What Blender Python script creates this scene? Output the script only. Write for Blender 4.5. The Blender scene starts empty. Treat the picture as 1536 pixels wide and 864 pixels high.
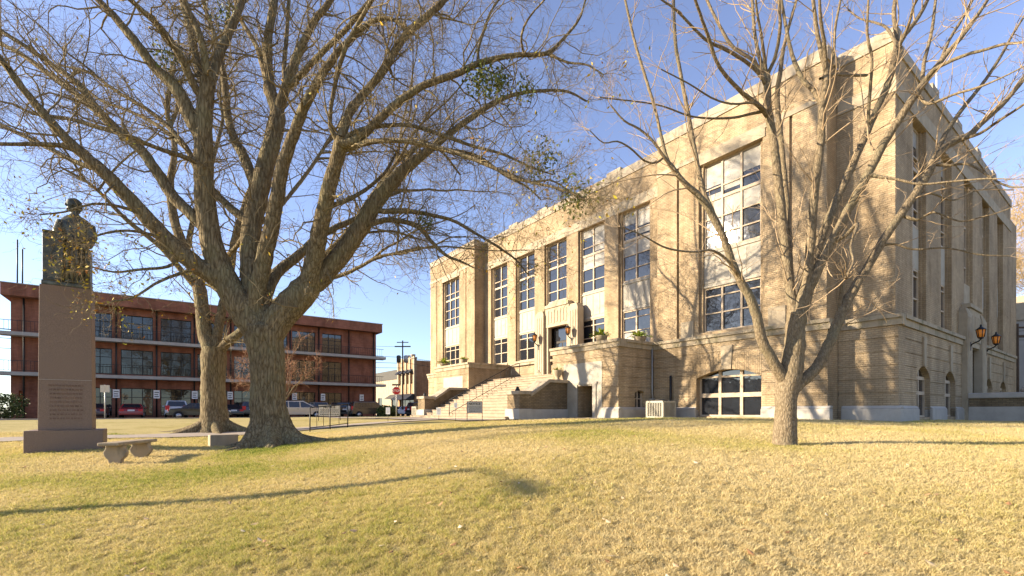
import bpy, bmesh, math, random
import numpy as np
from mathutils import Vector, Matrix, noise as mnoise
R = math.radians
rnd = random.Random(7)
nr = np.random.default_rng(11)
sc = bpy.context.scene
col = sc.collection

# ------------------------------------------------------------------ camera, sky, sun, exposure
F, CX, HY = 715.0, 768.0, 617.0            # focal length and principal point of the photograph, in its pixels
cam_d = bpy.data.cameras.new('camera')
cam = bpy.data.objects.new('camera', cam_d); col.objects.link(cam)
cam.location = (0, 0, 0); cam.rotation_euler = (R(90), 0, 0)
cam_d.sensor_width = 36; cam_d.lens = F / 1536 * 36
cam_d.shift_y = (HY - 432) / 1536
cam_d.clip_start = 0.1; cam_d.clip_end = 3000
sc.camera = cam

SUN_EL, SUN_AZ = R(18.5), R(263.5)           # sun to the left of the camera
w = bpy.data.worlds.new('World'); sc.world = w; w.use_nodes = True
nt = w.node_tree
bg = nt.nodes['Background']
sky = nt.nodes.new('ShaderNodeTexSky'); sky.sky_type = 'NISHITA'; sky.sun_disc = False
sky.sun_elevation = SUN_EL; sky.sun_rotation = SUN_AZ
sky.air_density = 1.0; sky.dust_density = 0.25; sky.ozone_density = 5.0
hs = nt.nodes.new('ShaderNodeHueSaturation'); hs.inputs['Saturation'].default_value = .80; hs.inputs['Value'].default_value = 1.12; hs.inputs['Hue'].default_value = .511
nt.links.new(sky.outputs[0], hs.inputs['Color']); nt.links.new(hs.outputs[0], bg.inputs[0]); bg.inputs[1].default_value = 0.10
sl = bpy.data.lights.new('sun', 'SUN'); sl.energy = 5.0; sl.angle = R(0.45); sl.color = (1.0, 0.85, 0.635)
so = bpy.data.objects.new('sun', sl); col.objects.link(so)
to_sun = Vector((math.sin(SUN_AZ) * math.cos(SUN_EL), math.cos(SUN_AZ) * math.cos(SUN_EL), math.sin(SUN_EL)))
so.rotation_euler = to_sun.to_track_quat('Z', 'Y').to_euler()
so.location = (-40, 0, 40)
sc.view_settings.view_transform = 'Standard'; sc.view_settings.look = 'None'
sc.view_settings.exposure = 1.50; sc.view_settings.gamma = 1
sc.render.engine = 'CYCLES'
sc.cycles.max_bounces = 6; sc.cycles.diffuse_bounces = 3; sc.cycles.glossy_bounces = 3; sc.cycles.transparent_max_bounces = 6
sc.cycles.use_denoising = True

# ------------------------------------------------------------------ frames
# the courthouse grid: a runs along the front away to the left, b runs into the building; z is relative to the eye
dA = (-.5926, .8055); dB = (.8055, .5926); D0, A0 = 20.1, 5.33
RZ = math.atan2(-.8055, .5926)             # local x = -a, local y = b
def G(a, b, z=0.0):
    return ((a + A0) * dA[0] + (b + D0) * dB[0], (a + A0) * dA[1] + (b + D0) * dB[1], z)
def toab(x, y):
    return x * dA[0] + y * dA[1] - A0, x * dB[0] + y * dB[1] - D0
def px(u, v, Y):
    return ((u - CX) / F * Y, Y, (HY - v) / F * Y)

# ------------------------------------------------------------------ object helpers
def thing(name, label, cat, loc=(0, 0, 0), rz=0.0, group=None, kind=None):
    o = bpy.data.objects.new(name, None); col.objects.link(o)
    o.location = loc; o.rotation_euler = (0, 0, rz); o.empty_display_size = .1
    o['label'] = label; o['category'] = cat
    if group: o['group'] = group
    if kind: o['kind'] = kind
    return o
def dup(root, loc=None, rz=None, label=None):
    r = root.copy(); col.objects.link(r)
    if loc is not None: r.location = loc
    if rz is not None: r.rotation_euler = (0, 0, rz)
    if label: r['label'] = label
    for ch in list(root.children):
        c = ch.copy(); col.objects.link(c); c.parent = r
        for g in list(ch.children):
            d = g.copy(); col.objects.link(d); d.parent = c
    return r
def link(name, me, mat, parent=None):
    o = bpy.data.objects.new(name, me); col.objects.link(o)
    if mat: me.materials.append(mat)
    if parent: o.parent = parent
    return o
class MB:
    def __init__(s): s.v = []; s.f = []; s.sm = []
    def add(s, vs, fs, smooth=False):
        n = len(s.v); s.v += [tuple(p) for p in vs]
        s.f += [tuple(i + n for i in f) for f in fs]; s.sm += [smooth] * len(fs)
    def box(s, x0, x1, y0, y1, z0, z1):
        s.add([(x, y, z) for z in (z0, z1) for y in (y0, y1) for x in (x0, x1)],
              [(0, 2, 3, 1), (4, 5, 7, 6), (0, 1, 5, 4), (2, 6, 7, 3), (0, 4, 6, 2), (1, 3, 7, 5)])
    def hexa(s, p8):
        s.add(p8, [(0, 2, 3, 1), (4, 5, 7, 6), (0, 1, 5, 4), (2, 6, 7, 3), (0, 4, 6, 2), (1, 3, 7, 5)])
    def prism(s, poly, axis, t0, t1):          # poly of 2-D points extruded along axis
        def q(p, t): return (t, p[0], p[1]) if axis == 0 else (p[0], t, p[1]) if axis == 1 else (p[0], p[1], t)
        n = len(poly); vs = [q(p, t0) for p in poly] + [q(p, t1) for p in poly]
        s.add(vs, [tuple(range(n))[::-1], tuple(range(n, 2 * n))] + [(i, (i + 1) % n, n + (i + 1) % n, n + i) for i in range(n)])
    def tube(s, pts, rad, n=8, cap=True):
        pts = [Vector(p) for p in pts]
        if not hasattr(rad, '__len__'): rad = [rad] * len(pts)
        vs, fs = [], []
        t0 = (pts[1] - pts[0]).normalized(); ref = Vector((0, 0, 1)) if abs(t0.z) < .9 else Vector((1, 0, 0))
        x = t0.cross(ref).normalized()
        for i, p in enumerate(pts):
            t = (pts[min(i + 1, len(pts) - 1)] - pts[max(i - 1, 0)]).normalized()
            x = (x - t * x.dot(t)).normalized(); y = t.cross(x)
            for k in range(n):
                a = 2 * math.pi * k / n; vs.append(p + (x * math.cos(a) + y * math.sin(a)) * rad[i])
        for i in range(len(pts) - 1):
            for k in range(n):
                fs.append((i * n + k, i * n + (k + 1) % n, (i + 1) * n + (k + 1) % n, (i + 1) * n + k))
        if cap: fs += [tuple(range(n))[::-1], tuple(range((len(pts) - 1) * n, len(pts) * n))]
        s.add(vs, fs, True)
    def bar(s, p, q, r, n=6): s.tube([p, q], r, n)
    def lathe(s, prof, c=(0, 0, 0), n=16, sx=1, sy=1):
        vs = [(c[0] + sx * r * math.cos(2 * math.pi * k / n), c[1] + sy * r * math.sin(2 * math.pi * k / n), c[2] + z) for r, z in prof for k in range(n)]
        m = len(prof)
        fs = [(i * n + k, i * n + (k + 1) % n, (i + 1) * n + (k + 1) % n, (i + 1) * n + k) for i in range(m - 1) for k in range(n)]
        fs += [tuple(range(n))[::-1], tuple(range((m - 1) * n, m * n))]
        s.add(vs, fs, True)
    def build(s, name, mat, parent=None, bevel=0, fix=True):
        me = bpy.data.meshes.new(name); me.from_pydata(s.v, [], s.f)
        if fix:
            bm = bmesh.new(); bm.from_mesh(me); bmesh.ops.recalc_face_normals(bm, faces=bm.faces); bm.to_mesh(me); bm.free()
        me.polygons.foreach_set('use_smooth', s.sm)
        me.update()
        o = link(name, me, mat, parent)
        if bevel:
            b = o.modifiers.new('edge', 'BEVEL'); b.width = bevel; b.segments = 2; b.limit_method = 'ANGLE'
        return o
def build_each(mb, name, mat, parent, bevel=0, tol=.02):
    """one part per connected group of pieces"""
    n = len(mb.v); par = list(range(n))
    def fd(i):
        while par[i] != i: par[i] = par[par[i]]; i = par[i]
        return i
    for f in mb.f:
        for j in f[1:]: par[fd(j)] = fd(f[0])
    roots = sorted({fd(f[0]) for f in mb.f}); box = {r: [[1e9] * 3, [-1e9] * 3] for r in roots}
    for i, p in enumerate(mb.v):
        r = fd(i)
        if r in box:
            for k in range(3): box[r][0][k] = min(box[r][0][k], p[k]); box[r][1][k] = max(box[r][1][k], p[k])
    cl = {r: r for r in roots}
    def fc(r):
        while cl[r] != r: r = cl[r]
        return r
    for i, a in enumerate(roots):
        for b in roots[:i]:
            if all(box[a][0][k] - tol <= box[b][1][k] and box[b][0][k] - tol <= box[a][1][k] for k in range(3)): cl[fc(a)] = fc(b)
    out = []
    for r in sorted({fc(x) for x in roots}):
        sub = MB(); mp = {}
        for f, sm in zip(mb.f, mb.sm):
            if fc(fd(f[0])) == r:
                for i in f:
                    if i not in mp: mp[i] = len(sub.v); sub.v.append(mb.v[i])
                sub.f.append(tuple(mp[i] for i in f)); sub.sm.append(sm)
        out.append(sub.build(name, mat, parent, bevel))
    return out
def npmesh(name, V, Q, mat, parent=None, smooth=True, colr=None):
    """quads given as numpy arrays"""
    me = bpy.data.meshes.new(name); k = Q.shape[1]
    me.vertices.add(len(V)); me.vertices.foreach_set('co', V.astype(np.float32).ravel())
    me.loops.add(Q.size); me.loops.foreach_set('vertex_index', Q.astype(np.int32).ravel())
    me.polygons.add(len(Q)); me.polygons.foreach_set('loop_start', np.arange(0, Q.size, k, dtype=np.int32))
    me.polygons.foreach_set('loop_total', np.full(len(Q), k, dtype=np.int32))
    me.polygons.foreach_set('use_smooth', np.full(len(Q), smooth))
    if colr is not None:
        at = me.attributes.new('tone', 'FLOAT', 'POINT'); at.data.foreach_set('value', colr.astype(np.float32))
    me.update(); me.validate()
    return link(name, me, mat, parent)

def nrm(a): return a / np.maximum(np.linalg.norm(a, axis=-1, keepdims=True), 1e-9)
# ------------------------------------------------------------------ materials
class NT:
    def __init__(s, name):
        s.m = bpy.data.materials.new(name); s.m.use_nodes = True; s.t = s.m.node_tree
        s.b = s.t.nodes['Principled BSDF']
    def n(s, typ, **kw):
        x = s.t.nodes.new('ShaderNode' + typ)
        for k, v in kw.items(): setattr(x, k, v)
        return x
    def l(s, a, b): s.t.links.new(a, b)
    def coord(s, scale=(1, 1, 1)):
        c = s.n('TexCoord'); mp = s.n('Mapping'); mp.inputs['Scale'].default_value = scale
        s.l(c.outputs['Object'], mp.inputs['Vector']); return mp.outputs[0]
    def noise(s, vec, scale, detail=4, rough=.6):
        x = s.n('TexNoise'); x.inputs['Scale'].default_value = scale; x.inputs['Detail'].default_value = detail; x.inputs['Roughness'].default_value = rough
        s.l(vec, x.inputs['Vector']); return x.outputs['Fac']
    def ramp(s, fac, stops):
        r = s.n('ValToRGB'); e = r.color_ramp.elements
        while len(e) < len(stops): e.new(.5)
        for i, (p, c) in enumerate(stops):
            e[i].position = p; e[i].color = (*c, 1) if len(c) == 3 else c
        s.l(fac, r.inputs[0]); return r.outputs[0]
    def mix(s, fac, a, b, mode='MIX'):
        x = s.n('Mix', data_type='RGBA', blend_type=mode)
        for sock, val in ((x.inputs[0], fac), (x.inputs[6], a), (x.inputs[7], b)):
            if hasattr(val, 'is_linked') or hasattr(val, 'links'): s.l(val, sock)
            elif isinstance(val, (int, float)): sock.default_value = val
            else: sock.default_value = (*val, 1)
        return x.outputs[2]
    def bump(s, h, strength=.4, dist=.01):
        x = s.n('Bump'); x.inputs['Strength'].default_value = strength; x.inputs['Distance'].default_value = dist
        s.l(h, x.inputs['Height']); s.l(x.outputs[0], s.b.inputs['Normal']); return x
    def set(s, rough=.8, spec=.3, metal=0):
        s.b.inputs['Roughness'].default_value = rough; s.b.inputs['Specular IOR Level'].default_value = spec; s.b.inputs['Metallic'].default_value = metal
        return s
def plain(name, c, rough=.7, spec=.3, metal=0, vary=.25, scale=6, bump=0, stretch=(1, 1, 1)):
    t = NT(name).set(rough, spec, metal); v = t.coord(stretch)
    f = t.noise(v, scale); lo = tuple(x * (1 - vary) for x in c); hi = tuple(min(1, x * (1 + vary)) for x in c)
    t.l(t.ramp(f, [(.3, lo), (.7, hi)]), t.b.inputs['Base Color'])
    if bump: t.bump(t.noise(v, scale * 8), bump, .01)
    return t.m
def brick(name, c1, c2, mortar, bw=.22, rh=.075, ms=.012, dirt=(.2, .15, .09), vertical=False):
    t = NT(name).set(.88, .2)
    c = t.n('TexCoord'); sp = t.n('SeparateXYZ'); t.l(c.outputs['Object'], sp.inputs[0])
    ad = t.n('Math', operation='ADD'); t.l(sp.outputs[0], ad.inputs[0]); t.l(sp.outputs[1], ad.inputs[1])
    cb = t.n('CombineXYZ')
    if vertical: t.l(sp.outputs[2], cb.inputs[0]); t.l(ad.outputs[0], cb.inputs[1])
    else: t.l(ad.outputs[0], cb.inputs[0]); t.l(sp.outputs[2], cb.inputs[1])
    b = t.n('TexBrick'); t.l(cb.outputs[0], b.inputs['Vector']); b.inputs['Scale'].default_value = 1
    b.inputs['Brick Width'].default_value = bw; b.inputs['Row Height'].default_value = rh; b.inputs['Mortar Size'].default_value = ms
    b.inputs['Mortar Smooth'].default_value = .3; b.inputs['Bias'].default_value = 0
    b.inputs['Color1'].default_value = (*c1, 1); b.inputs['Color2'].default_value = (*c2, 1); b.inputs['Mortar'].default_value = (*mortar, 1)
    v = t.coord()
    big = t.noise(v, .55, 5, .65); mp = t.coord((1, 1, .25)); st = t.noise(mp, 1.6, 4)
    f1 = t.ramp(big, [(.32, (.70, .69, .67)), (.66, (1.12, 1.10, 1.06))])
    f2 = t.ramp(st, [(.30, (.62, .59, .54)), (.56, (1, 1, 1))])
    x = t.mix(1, b.outputs['Color'], f1, 'MULTIPLY'); x = t.mix(.8, x, f2, 'MULTIPLY')
    t.l(x, t.b.inputs['Base Color'])
    inv = t.n('Math', operation='SUBTRACT'); inv.inputs[0].default_value = 1; t.l(b.outputs['Fac'], inv.inputs[1])
    ad2 = t.n('Math', operation='MULTIPLY_ADD'); t.l(t.noise(v, 40), ad2.inputs[0]); ad2.inputs[1].default_value = .5; t.l(inv.outputs[0], ad2.inputs[2])
    t.bump(ad2.outputs[0], .7, .012)
    return t.m
def stone(name, c, stain=(.22, .18, .12), amount=.5, spots=1.2):
    t = NT(name).set(.85, .25); v = t.coord(); vs = t.coord((1, 1, .3))
    a = t.ramp(t.noise(v, 2.2, 6), [(.3, tuple(k * .84 for k in c)), (.7, tuple(min(1, k * 1.08) for k in c))])
    m = t.ramp(t.noise(vs, spots, 6, .7), [(.50, (0, 0, 0)), (.72, (amount,) * 3)])
    t.l(t.mix(m, a, stain), t.b.inputs['Base Color']); t.bump(t.noise(v, 30), .25, .01)
    return t.m
def bark(name, c1, c2, c3, sc_=(9, 9, 2.2), strength=1.0, dist=.03, cracks=.0):
    t = NT(name).set(.95, .1); v = t.coord(sc_); vo = t.coord()
    wv = t.n('TexNoise'); wv.inputs['Scale'].default_value = .8; wv.inputs['Detail'].default_value = 3; t.l(v, wv.inputs['Vector'])
    ad = t.n('VectorMath', operation='MULTIPLY_ADD'); t.l(wv.outputs['Color'], ad.inputs[0]); ad.inputs[1].default_value = (.9, .9, .9); t.l(v, ad.inputs[2])
    vr = t.n('TexVoronoi', feature='DISTANCE_TO_EDGE'); vr.inputs['Scale'].default_value = 1.0; t.l(ad.outputs[0], vr.inputs['Vector'])
    ck = t.ramp(vr.outputs['Distance'], [(0, (0, 0, 0)), (.28, (1, 1, 1))])
    f = t.noise(v, 1.6, 7, .72); g = t.noise(vo, 1.3, 5)
    h = t.n('Math', operation='MULTIPLY_ADD'); t.l(ck, h.inputs[0]); h.inputs[1].default_value = cracks; t.l(f, h.inputs[2])
    a = t.ramp(f, [(.30, c1), (.64, c2)]); m = t.ramp(g, [(.48, (0, 0, 0)), (.66, (.75,) * 3)])
    a = t.mix(m, a, c3)
    k = t.mix(cracks, (1, 1, 1), t.ramp(ck, [(0, (.42, .37, .32)), (.6, (1, 1, 1))])) if cracks else None
    if k is not None: a = t.mix(1, a, k, 'MULTIPLY')
    t.l(a, t.b.inputs['Base Color'])
    t.bump(h.outputs[0], strength, dist)
    return t.m
def glass(name, c=(.018, .02, .025), rough=.03, ior=1.75):
    t = NT(name); t.b.inputs['Base Color'].default_value = (*c, 1); t.b.inputs['Roughness'].default_value = rough; t.b.inputs['IOR'].default_value = ior
    v = t.coord(); t.bump(t.noise(v, 2.2, 2), .06, .05)
    return t.m
def paint(name, c, rough=.35, metal=0.0):
    t = NT(name); t.b.inputs['Base Color'].default_value = (*c, 1); t.b.inputs['Roughness'].default_value = rough; t.b.inputs['Metallic'].default_value = metal
    t.b.inputs['Coat Weight'].default_value = .6; t.b.inputs['Coat Roughness'].default_value = .05
    return t.m
def emit(name, c, e):
    t = NT(name); t.b.inputs['Base Color'].default_value = (*c, 1); t.b.inputs['Emission Color'].default_value = (*c, 1); t.b.inputs['Emission Strength'].default_value = e
    return t.m
M = {}
M['brick'] = brick('buff_brick', (.48, .365, .235), (.39, .29, .18), (.33, .25, .158))
M['base_brick'] = brick('rusticated_buff_brick', (.49, .38, .25), (.41, .31, .195), (.33, .25, .16))
M['soldier'] = brick('soldier_brick', (.46, .35, .22), (.38, .285, .175), (.26, .195, .125), vertical=True)
M['dark_brick'] = brick('weathered_dark_brick', (.30, .22, .13), (.20, .15, .09), (.14, .11, .075))
M['red_brick'] = brick('red_brick', (.33, .135, .082), (.27, .105, .064), (.24, .12, .085), bw=.4, rh=.13, ms=.012)
M['tan_brick'] = brick('tan_brick', (.42, .27, .15), (.36, .2, .1), (.3, .22, .14), bw=.4, rh=.13)
M['orange_brick'] = brick('orange_brick', (.45, .22, .1), (.36, .17, .08), (.3, .2, .12), bw=.4, rh=.13)
M['stone'] = stone('cream_limestone', (.40, .325, .225), (.17, .135, .09), .6, 1.6)
M['coping'] = stone('weathered_coping', (.38, .315, .23), (.12, .095, .065), .9, 2.0)
M['plinth'] = stone('grey_limestone_base', (.43, .39, .335), (.25, .23, .20), .35)
M['white'] = plain('white_painted_panel', (.39, .35, .285), .8, .2, vary=.10, scale=3)
M['moss_cap'] = stone('mossy_cap', (.38, .31, .215), (.12, .11, .05), .9, 2.2)
M['frame'] = plain('painted_window_frame', (.46, .36, .25), .6, vary=.1)
M['glass'] = glass('dark_window_glass')
M['blind'] = plain('window_blind', (.31, .285, .245), .6, vary=.3, scale=1.5)
M['black'] = plain('black_iron', (.015, .014, .013), .5, .4, vary=.2)
M['dark'] = plain('dark_interior', (.012, .010, .009), .9, .1)
M['concrete'] = plain('walk_concrete', (.36, .30, .235), .9, .2, vary=.15, scale=3, bump=.2)
M['step'] = plain('step_limestone', (.32, .25, .175), .85, .2, vary=.22, scale=2.5, bump=.2)
M['asphalt'] = plain('asphalt', (.055, .052, .05), .9, .2, vary=.25, scale=5, bump=.2)
M['granite'] = plain('red_granite', (.205, .138, .095), .6, .35, vary=.42, scale=90)
M['bronze'] = plain('patinated_bronze', (.075, .082, .068), .45, .5, .35, vary=.7, scale=5)
M['bench'] = stone('bench_stone', (.36, .28, .18), (.12, .10, .07), .7, 5)
M['metal'] = plain('galvanised_metal', (.40, .39, .36), .5, .5, .4, vary=.1)
M['unit'] = plain('beige_metal_casing', (.36, .33, .26), .6, .4, vary=.1)
M['vent'] = plain('dark_louvre', (.075, .068, .055), .7); M['door'] = plain('dark_door', (.03, .022, .016), .6)
M['wood'] = plain('creosote_pole', (.09, .06, .04), .9, .1, vary=.4, scale=8, stretch=(4, 4, .6))
M['sign'] = plain('sign_face', (.60, .55, .46), .6, vary=.06)
M['signwhite'] = plain('white_sign_face', (.80, .78, .74), .6, vary=.05)
M['ink'] = plain('sign_ink', (.03, .027, .025), .7)
M['redsign'] = plain('stop_red', (.50, .03, .03), .5, vary=.08)
M['slab'] = plain('pale_concrete_slab', (.38, .345, .295), .85, .2, vary=.12, scale=2)
M['gdark'] = glass('bronzed_shop_glass', (.02, .018, .015), .03, 1.7)
M['rubber'] = plain('tyre_rubber', (.015, .015, .015), .8)
M['rim'] = plain('alloy_rim', (.45, .44, .43), .35, .5, .7, vary=.05)
M['tail'] = emit('tail_light_red', (.45, .02, .015), .05)
M['head'] = plain('headlight_lens', (.7, .7, .68), .15, .5, vary=.05)
M['plate'] = plain('licence_plate', (.75, .74, .72), .5, vary=.04)
M['bark'] = bark('oak_bark', (.078, .060, .036), (.30, .238, .142), (.245, .215, .12), (13, 13, 2.1), .9, .028, .75)
M['limb'] = bark('limb_bark', (.075, .055, .036), (.19, .148, .098), (.22, .19, .13), (7, 7, 5), .7, .02)
M['twig'] = plain('twig_bark', (.215, .168, .095), .9, .1, vary=.35, scale=2)
M['pale_bark'] = bark('pale_smooth_bark', (.085, .062, .038), (.30, .235, .15), (.20, .17, .105), (22, 22, 10), .9, .014, .45)
M['pale_twig'] = plain('pale_twig_bark', (.36, .26, .16), .85, .15, vary=.3, scale=2)

# ------------------------------------------------------------------ terrain
_cp = np.array([
    # X, Y, z (eye height = 0)
    (0, 0, -1.60), (-4.1, 3.9, -1.32), (0, 3.3, -1.15), (3.6, 3.3, -1.12), (-6.3, 5.9, -1.30), (-2.87, 5.9, -1.155), (0, 5.9, -.80), (.43, 5.9, -.74),
    (4.85, 8.5, -.606), (9.1, 8.5, -.655), (6.5, 6, -.72), (14, 8, -.75), (-6.8, 13.5, -.965), (-5.4, 13.5, -.85), (0, 13.5, -.455), (1.55, 13.5, -.385), (6, 13.5, -.315),
    (-11.9, 11.6, -1.06), (-10.7, 12.5, -.985), (-8.6, 11, -1.10), (-12.6, 20.5, -.88), (-9, 18.3, -.98), (-6.6, 20.5, -.66), (-16, 17, -.95), (-20, 14, -1.0),
    (-20, 27, -.72), (-14, 30, -.62), (-8, 28, -.55), (-30, 22, -.75), (-25, 34, -.62), (-10, 40, -.52), (0, 18, -.40),
    (0, -6, -1.9), (-12, 0, -1.7), (10, -2, -1.6), (16, 12, -.55), (30, 8, -.9), (-40, 20, -.85),
] + [(*G(a, b)[:2], z) for a, b, z in ((0, -.2, -.33), (0, -2, -.36), (5, -1.2, -.31), (8, -1.2, -.31), (9, -4, -.34), (13, -4, -.37), (13, -7, -.42), (18, -7, -.43), (24, -7, -.43), (27, -4, -.44),
    (33, -1, -.46), (36, 4, -.5), (0, 6, -.38), (-4, 4, -.5), (0, 20, -.45), (-6, 20, -.6), (18, 10, -.4), (33, 15, -.5), (43, -4, -.55), (43, -20, -.62), (43, 15, -.55))])
def _tp(d): return np.where(d > 1e-9, d * d * np.log(np.maximum(d, 1e-9)), 0)
_n = len(_cp); _P = np.c_[np.ones(_n), _cp[:, :2]]
_K = _tp(np.hypot(_cp[:, None, 0] - _cp[None, :, 0], _cp[:, None, 1] - _cp[None, :, 1])) + np.eye(_n) * .6
_S = np.linalg.solve(np.block([[_K, _P], [_P.T, np.zeros((3, 3))]]), np.r_[_cp[:, 2], 0, 0, 0])
def ground(X, Y):
    X = np.asarray(X, float); Y = np.asarray(Y, float); sh = X.shape; x = X.ravel(); y = Y.ravel()
    out = np.empty(len(x))
    for i in range(0, len(x), 20000):
        d = np.hypot(x[i:i + 20000, None] - _cp[None, :, 0], y[i:i + 20000, None] - _cp[None, :, 1])
        out[i:i + 20000] = _tp(d) @ _S[:_n] + _S[_n] + _S[_n + 1] * x[i:i + 20000] + _S[_n + 2] * y[i:i + 20000]
    bump_ = .012 * np.sin(x * 1.7 + np.sin(y * 1.1)) * np.sin(y * 1.9 + .7) + .02 * np.sin(x * .63 + 1.3) * np.sin(y * .71 + .4)
    return np.clip(out + bump_, -2.2, -.2).reshape(sh)
def gz(x, y): return float(ground(np.array([x]), np.array([y]))[0])
def Gg(a, b, dz=0.0):
    x, y, _ = G(a, b); return (x, y, gz(x, y) + dz)

def lawn_material():
    t = NT('dormant_lawn').set(.95, .1); v = t.coord()
    big = t.noise(v, .32, 5, .6); mid = t.noise(v, 1.9, 5, .65); fine = t.noise(v, 26, 5, .75)
    straw = t.ramp(fine, [(.28, (.19, .15, .06)), (.5, (.46, .375, .16)), (.72, (.60, .50, .24))])
    green = t.ramp(fine, [(.28, (.15, .125, .035)), (.5, (.34, .28, .085)), (.72, (.46, .39, .14))])
    ad = t.n('Math', operation='MULTIPLY_ADD'); t.l(mid, ad.inputs[0]); ad.inputs[1].default_value = .6; t.l(big, ad.inputs[2])
    f = t.ramp(ad.outputs[0], [(.62, (1, 1, 1)), (.80, (.0, .0, .0))])
    t.l(t.mix(f, straw, green), t.b.inputs['Base Color']); t.bump(fine, .9, .04)
    return t.m
aa = np.concatenate([np.arange(-40, -12, 1.0), np.arange(-12, 14, .28), np.arange(14, 43.61, .6)]); aa[-1] = 43.6
bb = np.concatenate([np.arange(-60, -25, 1.2), np.arange(-25, 2, .28), np.arange(2, 60, 1.5)])
AA, BB = np.meshgrid(aa, bb, indexing='ij')
LX = (AA + A0) * dA[0] + (BB + D0) * dB[0]; LY = (AA + A0) * dA[1] + (BB + D0) * dB[1]
LZ = ground(LX, LY)
na, nb = AA.shape; I = np.arange(na * nb).reshape(na, nb)
Q = np.stack([I[:-1, :-1], I[:-1, 1:], I[1:, 1:], I[1:, :-1]], -1).reshape(-1, 4)
lawn = npmesh('lawn', np.stack([LX, LY, LZ], -1).reshape(-1, 3), Q, lawn_material()); lawn['kind'] = 'structure'
def struct(name, mb, mat):
    o = mb.build(name, mat); o['kind'] = 'structure'; return o
m = MB(); m.add([(-900, -900, -2.4), (900, -900, -2.4), (900, 1500, -2.4), (-900, 1500, -2.4)], [(0, 1, 2, 3)]); struct('ground', m, plain('far_ground', (.16, .13, .08), .95, .1))
m = MB(); q = [G(43.8, -90, -.70), G(43.8, 110, -.70), G(150, 110, -.70), G(150, -90, -.70)]; m.add(q, [(0, 1, 2, 3)]); struct('street', m, M['asphalt'])
m = MB()
for b0 in range(-80, 60, 4):
    p = [G(43.6, b0), G(43.6, b0 + 3.99), G(43.85, b0 + 3.99), G(43.85, b0)]
    m.hexa([(x, y, z) for z in (-.95, -.53) for (x, y, _) in (p[0], p[3], p[1], p[2])])
struct('kerb', m, M['concrete'])
# concrete front walk running out from the steps, with two shallow risers, and the strip along the steps
def drape(name, quads, lift=.03, thick=.12, mat=None):
    m = MB()
    for a0, a1, b0, b1 in quads:
        nA = max(1, int((a1 - a0) / .7)); nB = max(1, int((b1 - b0) / .7))
        for i in range(nA):
            for j in range(nB):
                c = [(a0 + (a1 - a0) * i / nA, b0 + (b1 - b0) * j / nB), (a0 + (a1 - a0) * (i + 1) / nA, b0 + (b1 - b0) * j / nB),
                     (a0 + (a1 - a0) * (i + 1) / nA, b0 + (b1 - b0) * (j + 1) / nB), (a0 + (a1 - a0) * i / nA, b0 + (b1 - b0) * (j + 1) / nB)]
                m.add([Gg(a, b, lift) for a, b in c], [(0, 1, 2, 3)])
    return struct(name, m, mat or M['concrete'])
drape('front_path', [(16.2, 18.6, -30, -8.8)], .035)
drape('entrance_path', [(12.2, 25.2, -8.8, -6.5)], .05)
drape('side_path', [(8.9, 12.2, -4.9, -3.4), (25.3, 40, -8.6, -7.2)], .045)

# ------------------------------------------------------------------ courthouse
CH = thing('courthouse', 'large three storey buff brick courthouse with tall windows and rusticated basement', 'courthouse', G(0, 0, 0), RZ)
def FA(b0):                                   # a wall facing the front: u = a, d = outwards
    return lambda u, d, z: (-u, b0 - d, z)
def FB(a0):                                   # a wall facing the right hand end: u = b
    return lambda u, d, z: (-a0 + d, u, z)
def fbox(m, fr, u0, u1, d0, d1, z0, z1):
    m.hexa([fr(u, d, z) for z in (z0, z1) for d in (d0, d1) for u in (u0, u1)])
def fprism(m, fr, poly, d0, d1):
    n = len(poly); m.add([fr(u, d0, z) for u, z in poly] + [fr(u, d1, z) for u, z in poly],
        [tuple(range(n))[::-1], tuple(range(n, 2 * n))] + [(i, (i + 1) % n, n + (i + 1) % n, n + i) for i in range(n)])
def wall(m, fr, u0, u1, z0, z1, th, holes=(), grooves=(), gd=.03):
    us = sorted({u0, u1, *[min(max(x, u0), u1) for h in holes for x in h[:2]]})
    zs = sorted({z0, z1, *[min(max(x, z0), z1) for h in holes for x in h[2:4]], *[g for gg in grooves for g in (gg, gg + .035) if z0 < g < z1]})
    for i in range(len(us) - 1):
        uc = (us[i] + us[i + 1]) / 2; run = None
        cells = []
        for j in range(len(zs) - 1):
            zc = (zs[j] + zs[j + 1]) / 2
            hole = any(h[0] < uc < h[1] and h[2] < zc < h[3] for h in holes)
            gr = any(g < zc < g + .035 for g in grooves)
            st = None if hole else gr
            if run and run[2] == st: run[1] = zs[j + 1]
            else:
                run = [zs[j], zs[j + 1], st]; cells.append(run)
        for c in cells:
            if c[2] is not None: fbox(m, fr, us[i], us[i + 1], -th, -gd if c[2] else 0, c[0], c[1])
def arch_pts(u0, u1, zs, rise, n=14):
    c = (u0 + u1) / 2; h = (u1 - u0) / 2; r = (h * h + rise * rise) / (2 * rise); t = math.asin(h / r)
    return [(c + r * math.sin(-t + 2 * t * i / n), zs + rise - r + r * math.cos(-t + 2 * t * i / n)) for i in range(n + 1)]
def arch_fill(m, fr, u0, u1, zs, rise, ztop, d0, d1):
    p = arch_pts(u0, u1, zs, rise)
    for i in range(len(p) - 1):
        fprism(m, fr, [p[i], p[i + 1], (p[i + 1][0], ztop), (p[i][0], ztop)], d0, d1)
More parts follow.
